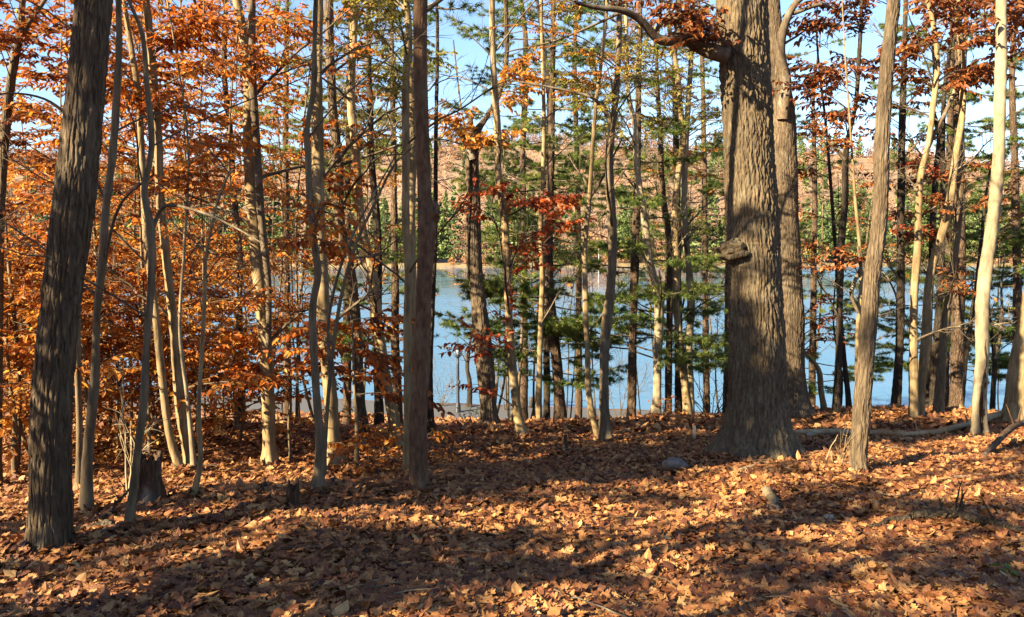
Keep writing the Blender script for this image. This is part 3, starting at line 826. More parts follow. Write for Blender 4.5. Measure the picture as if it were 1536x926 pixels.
tree('T41', 'pine_tree', 'thick dark pine trunk with broken side twigs, left of the white trunk', [(1433, 629, 19), (1436, 504, 17), (1440, 400, 17), (1439, 300, 16), (1438, 150, 13), (1438, 0, 10)], 15.5, 'pine', 5, bl=.7)
tree('T42', 'sapling', 'thin dark stem leaning right between the pine trunk and the white trunk', [(1441, 618, 8), (1450, 521, 7), (1460, 459, 6), (1470, 380, 5), (1478, 300, 4)], 17, 'dark', 4, bl=.7)
tree('T43', 'white_tree', 'smooth white trunk with a black crack and rotten wood near its foot', [(1471, 658, 23), (1470, 640, 21), (1469, 608, 20), (1473, 538, 19), (1474, 452, 18), (1479, 400, 18), (1488, 342, 17), (1498, 233, 16), (1500, 136, 16), (1502, 58, 15), (1502, 0, 15), (1502, -100, 13)], None, 'white', 2, 11)
tree('T44', 'sapling', 'dark Y shaped sapling against the water right of the white trunk', [(1488, 628, 8), (1490, 580, 7), (1492, 538, 7), (1491, 528, 6), (1485, 483, 5), (1480, 440, 4), (1472, 400, 3)], 18, 'dark', 3, bl=.6, top=False,
     extra=[[(1492, 538, 5), (1500, 504, 5), (1503, 470, 4), (1502, 430, 3), (1508, 380, 2)]])
tree('T45', 'oak_tree', 'stout pale trunk leaning out of the picture at the right edge', [(1522, 641, 44), (1524, 625, 38), (1530, 573, 33), (1541, 504, 32), (1560, 400, 31), (1590, 250, 28), (1620, 60, 24)], 12.9, 'tan', 1, 9,
     .009, .036, True, 3, .5, .18, wob=.05)

# pines: trunk, whorls of boughs, needles
def pine(key, label, pts, d, mat='pine', n=26, lo=.12, blen=2.3, shape=1.0, tone=.5, group=None, extend=4.0, dens=1.35, sides=None):
    T = tree(key, 'pine_tree', label, pts, d, mat, 0, extend=extend, group=group) if key not in TREES else TREES[key]
    W = T['W']; cr = T['crown']; nd = MB()
    z0, z1 = W[1, 2], W[-1, 2]
    tp, td = [], []
    for i in range(n):
        f = lo + (1 - lo) * ((i + rng.uniform(0, .9)) / n) ** 1.5
        p = trunk_at(W[:, :3], z0 + (z1 - z0) * f)
        a = i * 2.39 + rng.normal() * .5 if sides is None else rng.choice(sides) + rng.normal() * .5
        L = blen * (1 - .55 * f * shape) * rng.uniform(.55, 1.2)
        d0 = np.array([math.cos(a), math.sin(a), rng.uniform(-.12, .22)])
        b = p + d0 * L
        pt = curve(p, b, -.05, 8, .05); pt[-2:, 2] += .04 * L
        tube(cr.wood, pt, np.linspace(.018, .005, 8), 4)
        k = int(L / .13)
        for j in range(k):
            t = .28 + .72 * (j + .5) / k; q = t * 7; i0 = min(int(q), 6)
            o_ = pt[i0] + (pt[i0 + 1] - pt[i0]) * (q - i0)
            an = (1 if j % 2 else -1) * rng.uniform(.6, 1.1)
            ca, sa = math.cos(an), math.sin(an)
            dd = np.array([d0[0] * ca - d0[1] * sa, d0[0] * sa + d0[1] * ca, rng.normal() * .12])
            l2 = L * .42 * (1.15 - t) * rng.uniform(.6, 1.3) + .1
            e = o_ + unit(dd) * l2
            tube(cr.wood, np.array([o_, (o_ + e) / 2 - [0, 0, .01], e]), [.005, .004, .002], 3)
            m = max(2, int(l2 / .075 * dens))
            tt = rng.uniform(.25, 1.02, m)[:, None]
            tp.append(o_ + (e - o_) * tt); td.append(np.repeat(unit(dd)[None], m, 0))
    P = np.concatenate(tp); D = np.concatenate(td)
    K = 18; m = len(P)
    dirs = unit(D[:, None] * .75 + rng.normal(size=(m, K, 3)) * .62 + np.array([0, 0, -.08]))
    s = unit(np.cross(dirs, rng.normal(size=(m, K, 3)))) * .006
    L = rng.uniform(.08, .15, (m, K, 1))
    base = P[:, None] + rng.normal(size=(m, K, 3)) * .01
    q = np.stack([base - s, base + s, base + dirs * L], 2)
    t = np.clip(tone + rng.normal(size=(m, 1)) * .18 + rng.normal(size=(m, K)) * .1, 0, 1)
    nd.add(q.reshape(-1, 3), np.arange(m * K * 3).reshape(-1, 3), np.repeat(t.ravel(), 3))
    T['needles'] = nd
pine('T13', 'dark pine left of the slim grey trunk, with low boughs over the water', [(597, 618, 14), (595, 560, 13), (592, 500, 12), (593, 463, 12), (592, 388, 11), (590, 200, 8), (588, 60, 6)], 19, n=32, blen=2.4, lo=0.10, sides=[1.7, 3.1, 4.5])
pine('T16', 'thin dark pine stem just right of the red brown trunk, beside the lamp post', [(646, 660, 11), (645, 600, 10), (645, 551, 9), (648, 460, 9), (651, 400, 8), (654, 200, 6), (656, 40, 5)], 11.6, 'dark', n=16, blen=1.1, lo=.62)
pine('T20', 'slim dark pine left of the bent pine by the bollard', [(820, 632, 11), (820, 560, 10), (819, 450, 9), (820, 300, 8), (822, 120, 6)], 17, 'dark', n=45, blen=2.2, lo=0.08)
pine('T21', 'sunlit pine with a bent lower trunk, right of the bollard', [(841, 634, 20), (839, 600, 17), (836, 551, 16), (829, 490, 16), (824, 440, 15), (823, 378, 13), (825, 292, 12), (828, 150, 9), (830, 20, 7)], 16, n=40, blen=2.5, lo=0.14)
pine('T24', 'straight sunlit pine between the curved brown trunk and the double bent pale trunk', [(947, 629, 14), (948, 580, 13), (949, 521, 12), (952, 400, 12), (955, 309, 11), (956, 272, 10), (958, 117, 8), (960, 0, 6)], 15.4, n=43, blen=2.1, lo=0.11)
pine('T30', 'pine with drooping green boughs hard against the left side of the great oak', [(1090, 622, 12), (1091, 560, 11), (1092, 490, 10), (1092, 380, 9), (1090, 200, 7), (1090, 60, 5)], 19, n=40, blen=2.0, lo=0.08, tone=.6)
pine('P1', 'pine with airy boughs seen between the great oak clump and the straight pine', [(1060, 615, 11), (1058, 450, 9), (1056, 250, 8), (1052, 60, 6)], 24, n=45, blen=3.2, lo=0.24)
pine('P2', 'tall pine with yellow green boughs behind the smooth pale trunk', [(520, 640, 13), (520, 450, 11), (522, 250, 9), (526, 60, 7)], 21, n=34, blen=3.2, lo=.5, tone=.8)
pine('P3', 'tall pine far back between the lamp post and the curved brown trunk', [(786, 630, 13), (786, 450, 11), (784, 250, 9), (786, 30, 7)], 25, n=32, blen=3.0, lo=.45)
pine('P4', 'pine behind the dark grove on the right, its boughs over the water', [(1418, 625, 13), (1420, 450, 12), (1424, 250, 9), (1428, 60, 7)], 21, n=54, blen=3.0, lo=0.10, tone=.55)
pine('P5', 'pine at the far right behind the white trunk', [(1524, 630, 15), (1526, 450, 12), (1522, 250, 10), (1520, 60, 7)], 19, n=51, blen=2.9, lo=0.14, tone=.6)
pine('P6', 'pine behind the second oak, showing left of the tall slim dark stem', [(1218, 618, 11), (1220, 450, 9), (1222, 250, 7)], 24, n=35, blen=2.4, lo=0.08, tone=.5)
pine('P7', 'pine seen high between the curved brown trunk and the bowed stem', [(868, 625, 11), (868, 450, 9), (866, 250, 8), (862, 60, 6)], 27, n=30, blen=3.2, lo=.45)
pine('P8', 'green pine behind the split sunlit trunk on the left', [(432, 650, 13), (430, 450, 11), (428, 250, 9), (430, 60, 7)], 22, n=26, blen=2.8, lo=.5, tone=.75)

# ------------------------------------------------------------------ leafy young trees of the left slope and leaves on the named trees
def young(i, px, d, h, nbr, name, label, group, pal, llen, ntw, blen, mat='grey', tone=.5, lo=.12, leafy=1.0, up=.25, twl=.42, rr=(.018, .035)):
    x = (px - 768) / FPX * d
    g0 = float(ground(x, d))
    r0 = rng.uniform(*rr)
    n = 6
    zz = np.linspace(0, h, n)
    off = np.cumsum(rng.normal(size=(n, 2)) * .07 * h / 5, 0); off[0] = 0
    P = np.stack([x + off[:, 0], d + off[:, 1], g0 - .1 + zz], -1)
    root = thing(name, label, 'tree', (x, d, g0), group)
    trunk_mesh(P, np.linspace(r0, r0 * .25, n), 9, .12, i, 0, .05, .05, .2, .1).build('trunk', M[mat], root, np.array(root.location))
    cr = Crown()
    for j in range(nbr):
        f = lo + (1 - lo) * (j + rng.uniform(.1, .9)) / nbr
        p = trunk_at(P, g0 + h * f * .99)
        a = j * 2.4 + rng.normal() * .5
        L = blen * (1.15 - .55 * f) * rng.uniform(.6, 1.25)
        b = p + np.array([math.cos(a) * L, math.sin(a) * L, L * (up + rng.normal() * .15)])
        cr.branch(p, b, .004 + .006 * (1 - f), ntw, twl, llen, tone + .12 * rng.normal(), .05, .2, 4, leafy)
    TREES['Y%d' % i] = dict(root=root, W=np.c_[P, np.linspace(r0, r0 * .25, n)], d=d, crown=cr, twig='twig', leaf=pal)

YL = 'slim young tree hung with orange autumn leaves on the left slope'
YG = 'young orange leaved trees on the left slope'
spots = [(10, 8.5, 4.6), (60, 9.8, 5.6), (110, 11, 6.4), (165, 9.2, 5.6), (230, 10.5, 7.2), (30, 12.5, 6.5), (290, 12, 7.8), (-30, 14, 7.5), (190, 13.5, 8.5),
         (90, 15.5, 8.2), (250, 15.5, 9.0), (330, 14.5, 8.6), (145, 17.5, 9.5), (20, 17.5, 8.8), (215, 8.3, 5.0), (340, 18, 9.6), (280, 9.2, 6.0), (130, 8.2, 4.6)]
for i, (px_, d_, h_) in enumerate(spots):
    if px_ < 105:
        h_ = 1.75 + (375 - rng.uniform(150, 240)) / FPX * d_ + .12 * d_ - .2
    young(i, px_, d_, h_, int(14 + h_ * 2.0), 'young_tree', YL, YG, ('orange', 'rust', 'amber', 'orange')[i % 4], .064, 8, 1.45, tone=(.5, .62, .36, .7, .45)[i % 5], lo=.1)
for i, (px_, d_, h_) in enumerate([(-30, 8, 2.4), (40, 9, 2.6), (95, 9.5, 2.4), (150, 10.5, 2.6), (215, 11, 2.8), (255, 12, 3), (320, 12.5, 2.8), (180, 13, 3.2), (120, 14, 3.4), (60, 15, 3.4), (300, 15, 3.4), (360, 13.5, 2.8), (240, 9.4, 1.9), (350, 9.8, 1.9)]):
    young(22 + i, px_, d_, h_, 20, 'young_tree', YL, YG, ('amber', 'orange', 'rust')[i % 3], .064, 8, 1.15, tone=(.5, .68, .4)[i % 3], lo=.1)
for i, (px_, d_, h_) in enumerate([(25, 10.5, 2.6), (-40, 9.5, 2.3), (70, 13, 3.0), (0, 13.5, 3.2), (8, 8.2, 1.9), (48, 11.5, 2.5), (-15, 11.5, 2.8)]):
    young(40 + i, px_, d_, h_, 15, 'young_tree', 'low golden leaved sapling at the left edge behind the thick leaning trunk', 'golden saplings at the left edge', 'gold', .085, 8, 1.1, tone=.5)
for i, (px_, d_, h_) in enumerate([(395, 14, 8.6), (440, 12.5, 8.4), (470, 16, 9.3), (540, 17, 8.0), (410, 19, 9.5), (350, 11, 6.2)]):
    young(50 + i, px_, d_, h_, int(10 + h_), 'young_tree', 'thin tree with loose orange leaves among the split and pale sunlit trunks', 'loosely leaved orange trees left of the red brown trunk', ('orange', 'amber')[i % 2], .07, 6, 1.35, tone=.55, lo=.16)
young(60, 430, 8.9, 1.55, 8, 'young_tree', 'low orange sapling spreading flat sprays in front of the split sunlit trunk', None, 'orange', .085, 8, .95, tone=.5, lo=.5, up=.12)
young(61, 530, 8.2, 1.7, 9, 'young_tree', 'low red orange sapling spreading sprays right of the smooth pale trunk', None, 'orange', .08, 8, .75, tone=.4, lo=.45, up=.1)
for i, (px_, d_) in enumerate([(545, 8.0), (520, 7.7), (575, 8.6), (640, 9.0)]):
    young(65 + i, px_, d_, .45, 5, 'seedling', 'ankle high seedling with rusty leaves on the litter near the red brown trunk', 'rusty seedlings near the red brown trunk', 'orange', .06, 4, .28, tone=.55, lo=.3, twl=.2, rr=(.004, .006))
clump('T0', 20, 80, 75, 90, 8, 6, 'maroon', .08, tone=.6)
clump('T5a', 185, 70, 60, 100, 8, 8, llen=.065, tone=.4)
clump('T5c', 285, 200, 60, 110, 6, 8, llen=.065, tone=.6)
clump('T5b', 270, 110, 75, 110, 9, 8, llen=.065, tone=.5)
clump('T7', 420, 60, 70, 90, 6, 7, tone=.6)
clump('T8', 330, 150, 60, 150, 9, 8, tone=.62)
clump('T9a', 450, 330, 45, 60, 3, 6, tone=.55)
clump('T11', 515, 150, 50, 150, 10, 6, 'orange', .09, tone=.5)
clump('T10', 540, 360, 40, 60, 3, 6, tone=.65)
clump('T17', 735, 140, 75, 75, 12, 9, 'gold', .10, (-.9, .4), .55)
clump('T18', 770, 320, 90, 70, 10, 7, 'scarlet', .095, (-.6, .6), .6)
clump('T18', 730, 500, 45, 90, 5, 5, 'scarlet', .095, (-.6, .3), .6)
clump('T19', 845, 325, 40, 30, 4, 8, 'scarlet', .10, (-.5, .5), .85)
clump('OAK', 1000, 24, 56, 34, 9, 8, 'maroon', .075, (-.8, .2), .5)
clump('T33', 1245, 60, 80, 120, 24, 9, 'maroon', .10, (-1, 1), .45, twl=.5)
clump('T33c', 1240, 270, 60, 110, 8, 7, 'maroon', .09, (-.5, 1), .7)
clump('T33b', 1225, 470, 45, 70, 5, 7, 'maroon', .085, (-.5, .5), .55)
clump('T35', 1260, 300, 50, 120, 7, 7, 'maroon', .085, (-.5, .5), .6)
clump('T37', 1420, 55, 115, 75, 26, 9, 'maroon', .10, (-1.2, 1), .55, twl=.5)
clump('T36', 1350, 230, 60, 160, 14, 8, 'maroon', .09, (-1, 1), .5)
clump('T37b', 1385, 300, 60, 80, 8, 8, 'scarlet', .09, (-1, .6), .45)
clump('T38', 1450, 330, 60, 120, 8, 7, 'maroon', .085, (-1, 1), .7)
for k_, x_, y_, n_, pl_ in [('T22', 900, 60, 7, 'yellowgreen'), ('T25', 960, 120, 8, 'yellowgreen'), ('T26', 985, 60, 6, 'gold'), ('T27', 1020, 90, 7, 'yellowgreen'), ('T28', 1045, 150, 6, 'yellowgreen'), ('T23', 870, 40, 6, 'gold'), ('T14', 585, 60, 6, 'yellowgreen'), ('T12', 560, 120, 8, 'yellowgreen'), ('T29', 1010, 200, 7, 'gold')]:
    clump(k_, x_, y_, 80, 100, int(n_ * 2.4), 9, pl_, .05, (-.8, .8), .5, leafy=.75)
clump('T44', 1500, 230, 60, 120, 4, 7, 'maroon', .09, (-1, 1), .5)
clump('T45', 1490, 40, 70, 60, 12, 9, 'maroon', .10, (-1.5, .5), .5, fromh=11.5)

# thin bare saplings along the lake edge
for i in range(46):
    px_ = rng.uniform(640, 1530) if i < 36 else rng.uniform(330, 640)
    d_ = rng.uniform(17, 30)
    if abs(px_ - 690) < 34: px_ += 80
    young(80 + i, px_, d_, rng.uniform(4, 10), rng.integers(10, 17), 'bare_sapling', 'thin nearly bare sapling near the lake edge behind the bigger trunks', 'thin bare saplings along the lake edge', 'gold' if i % 3 else 'yellowgreen', .055, 5, 1.3,
          mat='dark' if i % 2 else 'grey', leafy=.3, up=.7, lo=.25, rr=(.02, .05))

# trees standing outside the frame to the left, whose shade falls across the slope
# x, y, height, first branch, branches, spread
SHADE = [(-8.74, 1.87, 8.6, 0.5, 74, 1.15),
         (-11.17, 0.63, 8.6, 0.68, 44, 1.2),
         (-6.79, 2.82, 7.0, 0.4, 50, 0.95),
         (-14.05, -1.73, 10.2, 0.72, 40, 1.5),
         (-6.06, -2.45, 10, 0.1, 100, 1.7),
         (-8.88, -4.75, 10, 0.12, 60, 1.8),
         (-4.63, 1.79, 2.5, 0.1, 20, 0.7),
         (-5.48, 0.94, 3.0, 0.1, 20, 0.7),
         (-7.72, -2.08, 9, 0.3, 12, 0.8),
         (-9.15, -1.56, 9, 0.35, 8, 0.7),
         (-10.09, -0.96, 8.5, 0.4, 8, 0.7),
         (-6.99, -0.74, 8, 0.5, 6, 0.6)]
for i, (x_, y_, h_, lo_, nb_, bl_) in enumerate(SHADE):
    young(120 + i, 768 + FPX * x_ / y_, y_, h_, nb_, 'young_tree', 'leafy oak standing just outside the left edge of the picture', 'oaks outside the left edge of the picture', 'orange', .12, 11, bl_, 'brown', .4, lo_, rr=(.09, .14) if h_ > 4 else (.02, .03), twl=.5)

for k, T in TREES.items():
    cr = T['crown']
    cr.finish(T['root'], M[T['twig']], M[T['leaf']])
    if 'needles' in T:
        c = [c for c in T['root'].children if c.name.startswith('crown')]
        T['needles'].build('needles', M['needle'], c[0] if c else T['root'], np.array(T['root'].location), smooth=False)

o = litter().build('leaf_litter', M['litter'], smooth=False); tag(o, 'brown and tan fallen leaves carpeting the slope', 'fallen leaves', None, 'stuff')

mb = MB()
for i in range(420):
    y = rng.uniform(3, 15); x = rng.uniform(-1, 1) * (y * .68 + 1); a = rng.uniform(0, 6.28); L = rng.uniform(.08, .4)
    q = np.linspace(-.5, .5, 5)[:, None] * L * np.array([[math.cos(a), math.sin(a)]]) + rng.normal(size=(5, 2)) * .012 + [x, y]
    z = ground(q[:, 0], q[:, 1]) + .045 + rng.normal() * .012
    tube(mb, np.c_[q, z], np.linspace(1, .5, 5) * rng.uniform(.002, .006), 4)
o = mb.build('ground_twigs', M['twig']); tag(o, 'small dead twigs scattered over the fallen leaves', 'twigs', None, 'stuff')

# burl of the great oak, knob of the red brown trunk, crack and rot of the white trunk
def lump(name, c, rad, mat, root, seed, k=28, amp=.16):
    th = np.linspace(0, 2 * math.pi, k, endpoint=False)[None]; ph = np.linspace(.02, math.pi - .02, k // 2)[:, None]
    r = 1 + amp * fourier(5, th, ph * 3, 14, .5, 3, seed) + amp * .4 * fourier(9, th, ph * 8, 16, 1, 4, seed + 1)
    v = np.stack([rad[0] * r * np.sin(ph) * np.cos(th), rad[1] * r * np.sin(ph) * np.sin(th), rad[2] * r * np.cos(ph) + 0 * th], -1)
    mb = MB(); mb.add(v.reshape(-1, 3) + c, tube_faces(k // 2, k), .45)
    return mb.build(name, mat, root, np.array(root.location) if root else None)
T = TREES['OAK']
bo = lump('burl', at(1100, 376, T['d'] - .05), (.165, .15, .125), M['oak'], T['root'], 5, 60, .15)
bo['label'] = 'dark rounded burl on the left side'
T = TREES['T15']
lump('knob', at(650, 318, T['d'] - .02), (.06, .06, .09), M['red'], T['root'], 9, 28, .12)
T = TREES['T43']; W = T['W']
def on_trunk(py, ang, out=0.0):
    z = at(1470, py, T['d'])[2]
    p = trunk_at(W[:, :3], z); r = float(np.interp(z, W[:, 2], W[:, 3]))
    return p + np.array([math.cos(ang), math.sin(ang), 0]) * (r + out)
mb = MB()
pys = np.linspace(508, 560, 14)
P = np.array([on_trunk(p, 4.75 + .14 * math.sin(p * .13), -.004) for p in pys])
tube(mb, P, .013 * np.sin(np.linspace(.25, 2.9, 14)), 6)
mb.build('crack', M['dark'], T['root'], np.array(T['root'].location))
mb = MB()
for q in range(9):
    a = 4.25 + q * .11
    pys = np.linspace(540 + 8 * abs(q - 4) + rng.uniform(0, 12), 650, 16)
    P = np.array([on_trunk(p, a + .05 * math.sin(p * .11 + q), .001 - .004 * (q % 3 == 1)) for p in pys])
    tube(mb, P, np.r_[.002, np.full(15, .011)] * rng.uniform(.8, 1.2, 16), 5)
mb.build('rotten_strip', M['rot'], T['root'], np.array(T['root'].location))

# ------------------------------------------------------------------ wood and stones on the ground
def limb(name, label, pts, mat, cat, k=10, lumpy=.05, twigs=0, group=None):
    """a stick or log: (px, py, width, lift) laid on the slope"""
    P, r = [], []
    for a in pts:
        h = hit(a[0], a[1]); rr = a[2] * .5 * h[1] / FPX
        P.append([h[0], h[1], float(ground(h[0], h[1])) + rr * .7 + (a[3] if len(a) > 3 else 0)]); r.append(rr)
    s = spline(np.c_[P, r], 10 * len(P))
    s[:, :3] += np.cumsum(rng.normal(size=(len(s), 3)) * .004, 0)
    mb = MB(); tube(mb, s[:, :3], s[:, 3], k, .5, lumpy, True)
    for i in range(twigs):
        j = rng.integers(len(s) // 4, len(s) - 2)
        d = unit(rng.normal(size=3) + np.array([0, 0, 1.2])); L = rng.uniform(.1, .35)
        tube(mb, curve(s[j, :3], s[j, :3] + d * L, .1, 5), np.linspace(s[j, 3] * .4, .003, 5), 5)
    o = mb.build(name, M[mat], None, None)
    return tag(o, label, cat, group)
limb('fallen_log', 'long pale barkless branch lying from the great oak past the white trunk', [(1192, 657, 9, .04), (1250, 655, 10, .05), (1300, 655, 9, .05), (1350, 657, 10, .05), (1400, 655, 10, .05), (1440, 648, 8, .07), (1475, 640, 10, .08), (1516, 634, 9, .1)], 'log', 'log', 12, .06, 4)
limb('fallen_branch', 'dark broken branch half buried in leaves at the lower right', [(1306, 797, 6, .02), (1340, 788, 9, .03), (1385, 783, 12, .035), (1415, 781, 13, .035), (1440, 786, 12, .04), (1490, 796, 12, .03), (1545, 806, 10, .03), (1600, 813, 8, .03)], 'dark', 'branch', 12, .16, 9)
limb('fallen_branch', 'dark dead branch propped up at the right edge below the leaning trunk', [(1476, 690, 8), (1490, 680, 9, .08), (1510, 668, 9, .16), (1545, 655, 8, .2)], 'rot', 'branch', 9, .1, 3)
limb('fallen_branch', 'short pale stick in front of the great oak roots', [(1100, 714, 8), (1120, 707, 9), (1146, 697, 6)], 'log', 'branch', 8, .1)
limb('broken_branch', 'short weathered grey chunk of wood in the sunny leaves', [(1146, 742, 13), (1156, 752, 15), (1166, 766, 11)], 'grey', 'branch', 9, .12)
limb('fallen_branch', 'crooked dark stick on the ground behind the wavy grey stem', [(150, 790, 8), (165, 776, 6, .04), (190, 755, 4, .1), (235, 737, 3, .16)], 'dark', 'branch', 7, .08, 2)
limb('fallen_log', 'low dark log lying right of the thick leaning trunk', [(118, 800, 11), (150, 793, 12), (175, 795, 9)], 'dark', 'log', 10, .1)
limb('fallen_branch', 'dark stick lying on the left behind the pale curving sapling', [(352, 716, 5), (380, 705, 8), (415, 702, 8), (440, 701, 6)], 'dark', 'branch', 8, .1, 2)
limb('fallen_branch', 'short dark stick standing askew in the leaves left of the swaying grey stem', [(388, 752, 5), (394, 742, 6, .04), (398, 732, 5, .08)], 'dark', 'branch', 7, .1)
limb('fallen_branch', 'thin stick lying by the foot of the furrowed grey trunk', [(1225, 694, 5), (1255, 698, 6), (1282, 702, 5)], 'log', 'branch', 7, .1, 2)
limb('fallen_branch', 'thin pale stick in the leaves beyond the furrowed grey trunk', [(1450, 658, 4), (1462, 660, 5), (1480, 661, 4)], 'log', 'branch', 7, .1)
# rotten hollow stump, broken butts, brush
h = hit(225, 757)
root = thing('tree_stump', 'dark rotten broken stump with a jagged top on the left', 'stump', (h[0], h[1], float(ground(h[0], h[1]))))
def stump(h, r, H, k, seed, jag=.35, flare=.5):
    th = np.linspace(0, 2 * math.pi, k, endpoint=False)[None]; zz = np.linspace(-.1, 1, 22)[:, None]
    top = 1 + jag * fourier(6, th, th * 0, 12, .5, 2, seed) + jag * .5 * fourier(14, th, th * 0, 12, .5, 2, seed + 1)
    rr = r * (1 - .25 * zz + flare * np.exp(-np.maximum(zz, 0) * 6) * (1 + .5 * np.cos(5 * th))) + r * .16 * fourier(9, th, zz * 2, 20, 1, 5, seed + 2)
    z = zz * H * np.where(zz > 0, .55 + .45 * top, 1)
    v = np.stack([h[0] + rr * np.cos(th), h[1] + rr * np.sin(th), float(ground(h[0], h[1])) + z + 0 * th], -1)
    inn = v[::-1].copy()
    c = np.array([h[0], h[1], 0]); inn[..., :2] = c[:2] + (inn[..., :2] - c[:2]) * .72
    mb = MB(); vv = np.concatenate([v, inn[:16]]).reshape(-1, 3); mb.add(vv, tube_faces(38, k))
    return mb
stump(h, .105, .40, 36, 21).build('stump_shell', M['rot'], root, np.array(root.location))
for (px_, py_, r_, H_, lab, jg) in [(440, 762, .05, .17, 'small dark broken stump in the leaves left of the swaying grey stem', .5), (848, 678, .03, .22, 'small low broken stub standing in the sunlit leaves right of the slim trunk', .3), (545, 676, .12, .28, 'dark rotten stump at the foot of the rough dark trunk', .5)]:
    h = hit(px_, py_)
    o = stump(h, r_, H_, 24, int(px_), jg).build('tree_stump', M['rot'], None); tag(o, lab, 'stump')
h = hit(1041, 661)
root = thing('wooden_stake', 'short pale cut stake standing left of the great oak', 'stake', (h[0], h[1], float(ground(h[0], h[1]))))
mb = MB(); tube(mb, np.array([[h[0], h[1], float(ground(*h[:2])) - .05], [h[0] + .004, h[1], float(ground(*h[:2])) + .1], [h[0] - .002, h[1], float(ground(*h[:2])) + .21]]), [.027, .022, .021], 10, .5, .05, True)
mb.build('stake_shaft', M['cutwood'], root, np.array(root.location))
def rock(label, px_, py_, w_, hgt, mat, seed):
    h = hit(px_, py_); r = w_ * .5 * h[1] / FPX
    o = lump('rock', np.array([h[0], h[1], float(ground(h[0], h[1])) + r * hgt * .3]), (r, r * .8, r * hgt), M[mat], None, seed, 30, .12)
    tag(o, label, 'rock')
rock('dark rounded rock lying left of the great oak roots', 1012, 702, 38, .62, 'stone', 31)
rock('small pale stone by the path in front of the bent pine', 853, 644, 15, .7, 'palestone', 32)
rock('pale stone beside the roots of the great oak on the right', 1213, 655, 15, .7, 'palestone', 33)
rock('small mossy stone in the sunny leaves below the furrowed grey trunk', 1243, 782, 22, .7, 'palestone', 34)
rock('flat dark stone on the left between the thick leaning trunk and the wavy stem', 163, 800, 34, .35, 'stone', 35)
rock('small stone at the front foot of the great oak', 1176, 690, 16, .6, 'palestone', 36)

# twiggy sprouts and plants
def sprout(name, label, px_, py_, stems, hgt, mat, seed, cat, spread=.25, r=.004, leafm=None, nleaf=0, group=None):
    h = hit(px_, py_) if isinstance(py_, (int, float)) and py_ > 400 else None
    base = gp(h[0], h[1]) if h is not None else gp((px_ - 768) / FPX * py_, py_)
    root = thing(name, label, cat, base, group)
    cr = Crown()
    for i in range(stems):
        d = np.array([rng.normal() * spread, rng.normal() * spread, 1])
        cr.twig(base - [0, 0, .02] + np.r_[rng.normal(size=2) * .02, 0], d, hgt * rng.uniform(.6, 1.1), r, 2)
    cr.wood.build('stem', M[mat], root, np.array(root.location))
    if nleaf:
        P = base + np.stack([rng.normal(size=nleaf) * hgt * .3, rng.normal(size=nleaf) * hgt * .3, rng.uniform(.15, 1, nleaf) * hgt], -1)
        D = unit(np.stack([rng.normal(size=nleaf), rng.normal(size=nleaf), rng.normal(size=nleaf) * .3], -1)); N = unit(np.array([0, 0, 1.]) + rng.normal(size=(nleaf, 3)) * .4)
        mb = MB(); L = rng.uniform(.04, .08, nleaf); leaves(mb, P, D, N, L, L * .6, rng.random(nleaf), BEECH, BEECH_F)
        mb.build('foliage', M[leafm], root, np.array(root.location), smooth=False)
sprout('dry_sprout', 'thin dry sprout with pale twigs left of the furrowed grey trunk', 1262, 706, 5, .42, 'paletwig', 1, 'sprout')
sprout('dry_sprout', 'leaning pale twig sprouting right of the furrowed grey trunk', 1300, 664, 3, .6, 'paletwig', 2, 'sprout', .5)
sprout('bleached_sapling', 'small bleached sapling left of the wavy grey stem', 191, 752, 3, .75, 'white', 3, 'sapling', .12, .012)
sprout('lake_shrub', 'round bare shrub on the bank left of the lamp post', 662, 37.6, 16, 1.9, 'twig', 4, 'shrub', .45, .012)
sprout('lake_shrub', 'bare shrub on the bank between the lamp post tree and the slim trunk', 757, 36.6, 9, 2.4, 'twig', 5, 'shrub', .2, .014)
sprout('lake_shrub', 'red leaved shrub hanging over the water left of the great oak', 1070, 17.5, 9, 1.5, 'dark', 6, 'shrub', .6, .014, 'maroon', 60)
sprout('lake_shrub', 'bare shrub at the waterside between the straight pine and the curved brown trunk', 932, 34, 9, 3.0, 'twig', 7, 'shrub', .3, .016)
sprout('green_seedling', 'small green seedling in the leaves at the lower right', 1506, 866, 4, .09, 'paletwig', 8, 'plant', .5, .002, 'green', 9)
sprout('leafy_shrub', 'low brown leaved shrub at the foot of the tight clump', 1000, 15.0, 8, .45, 'twig', 9, 'shrub', .6, .006, 'orange', 90)
sprout('leafy_shrub', 'thin green shrub left of the rough oak by the path', 706, 14.0, 8, .45, 'twig', 10, 'shrub', .5, .005, 'green', 40)
# small lakeside tree by the lamp post
tree('LT', 'bare_tree', 'small dark bare tree on the bank just right of the lamp post', [(704, 607, 8), (704, 570, 7), (701, 555, 6), (702, 535, 6), (705, 515, 4), (710, 490, 3)], 37.4, 'dark', 5, bmin=2.0, bl=1.2, top=False)
TREES['LT']['crown'].finish(TREES['LT']['root'], M['twig'], M['maroon'])

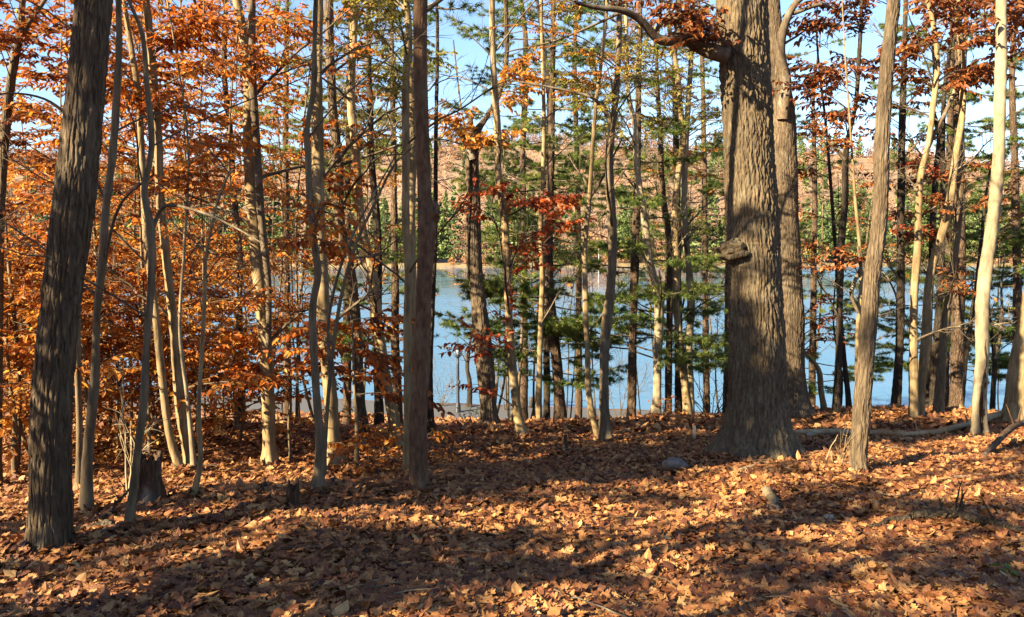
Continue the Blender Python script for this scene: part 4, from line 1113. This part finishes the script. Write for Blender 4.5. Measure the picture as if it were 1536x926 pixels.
# ------------------------------------------------------------------ lamp post, bollard, far fountain and post
ld = 36.2
lb = at(687, 600, ld); lx = lb[0]; lz = float(ground(lx, ld))
root = thing('lamp_post', 'slim dark lamp post on the lakeside path', 'lamp post', (lx, ld, lz))
org = np.array(root.location)
def lathe(mb, c, prof, k=14):
    p = np.array([[c[0], c[1], c[2] + z] for r, z in prof])
    tube(mb, p, [r for r, z in prof], k, .5, 0, True)
mb = MB(); lathe(mb, (lx, ld, lz), [(.17, 0), (.17, .05), (.13, .08), (.12, .35), (.09, .42), (.075, .5), (.065, 2.2), (.06, 2.55)]); mb.build('pole', M['iron'], root, org)
mb = MB(); lathe(mb, (lx, ld, lz), [(.05, 2.55), (.12, 2.60), (.17, 2.66)]); lathe(mb, (lx, ld, lz), [(.21, 2.98), (.13, 3.10), (.05, 3.16), (.035, 3.2), (.02, 3.42), (.005, 3.52)])
for q in range(6):
    a = q * math.pi / 3
    tube(mb, np.array([[lx + .165 * math.cos(a), ld + .165 * math.sin(a), lz + 2.65], [lx + .195 * math.cos(a), ld + .195 * math.sin(a), lz + 2.99]]), [.014, .014], 5)
ln = mb.build('lantern', M['iron'], root, org)
mb = MB(); lathe(mb, (lx, ld, lz), [(.13, 2.66), (.16, 2.8), (.17, 2.97)]); mb.build('lamp_glass', M['glass'], ln, org)
mb = MB(); lathe(mb, (lx + .06, ld - .03, lz + 1.35), [(.05, 0), (.06, .02), (.06, .13), (.05, .15)], 8); mb.build('switch_box', M['iron'], root, org)
bd = 37.2
bx_ = at(797, 610, bd)[0]; bz = float(ground(bx_, bd))
mb = MB(); lathe(mb, (bx_, bd, bz), [(.12, 0), (.12, .42), (.10, .5), (.04, .53)], 12)
o = mb.build('bollard', M['post'], None); tag(o, 'short dark round post at the water edge', 'post')
# pale post on the far bank
p = at(898, 400, 381); zb = float(hill_z(p[0], 381))
mb = MB(); lathe(mb, (p[0], 381, zb), [(.35, 0), (.28, .3), (.22, 7.5), (.28, 7.8), (.1, 8.2)], 10)
o = mb.build('far_post', M['palepaint'], None); tag(o, 'pale upright post on the far bank of the lake', 'post')
# fountain plume on the lake
p = at(452, 400, 240)
mb = MB(); n = 2600
u = rng.random(n); hh = 11.5 * u ** 1.2; rr = (.5 + 1.9 * (1 - u) ** 2)
a = rng.uniform(0, 6.28, n); q = np.abs(rng.normal(size=n)) * .55
P = np.stack([p[0] + rr * q * np.cos(a) + 1.0 * (1 - u), 240 + rr * q * np.sin(a), hh], -1)
s = rng.uniform(.08, .22, n)[:, None]
t1 = unit(rng.normal(size=(n, 3))); t2 = unit(np.cross(t1, rng.normal(size=(n, 3))))
qv = np.stack([P - t1 * s, P + t2 * s, P + t1 * s * 1.4 + [0, 0, .1]], 1)
mb.add(qv.reshape(-1, 3), np.arange(n * 3).reshape(-1, 3))
o = mb.build('fountain_plume', M['spray'], None, smooth=False); tag(o, 'white plume of water rising from the lake far behind the swaying grey stem', 'fountain')
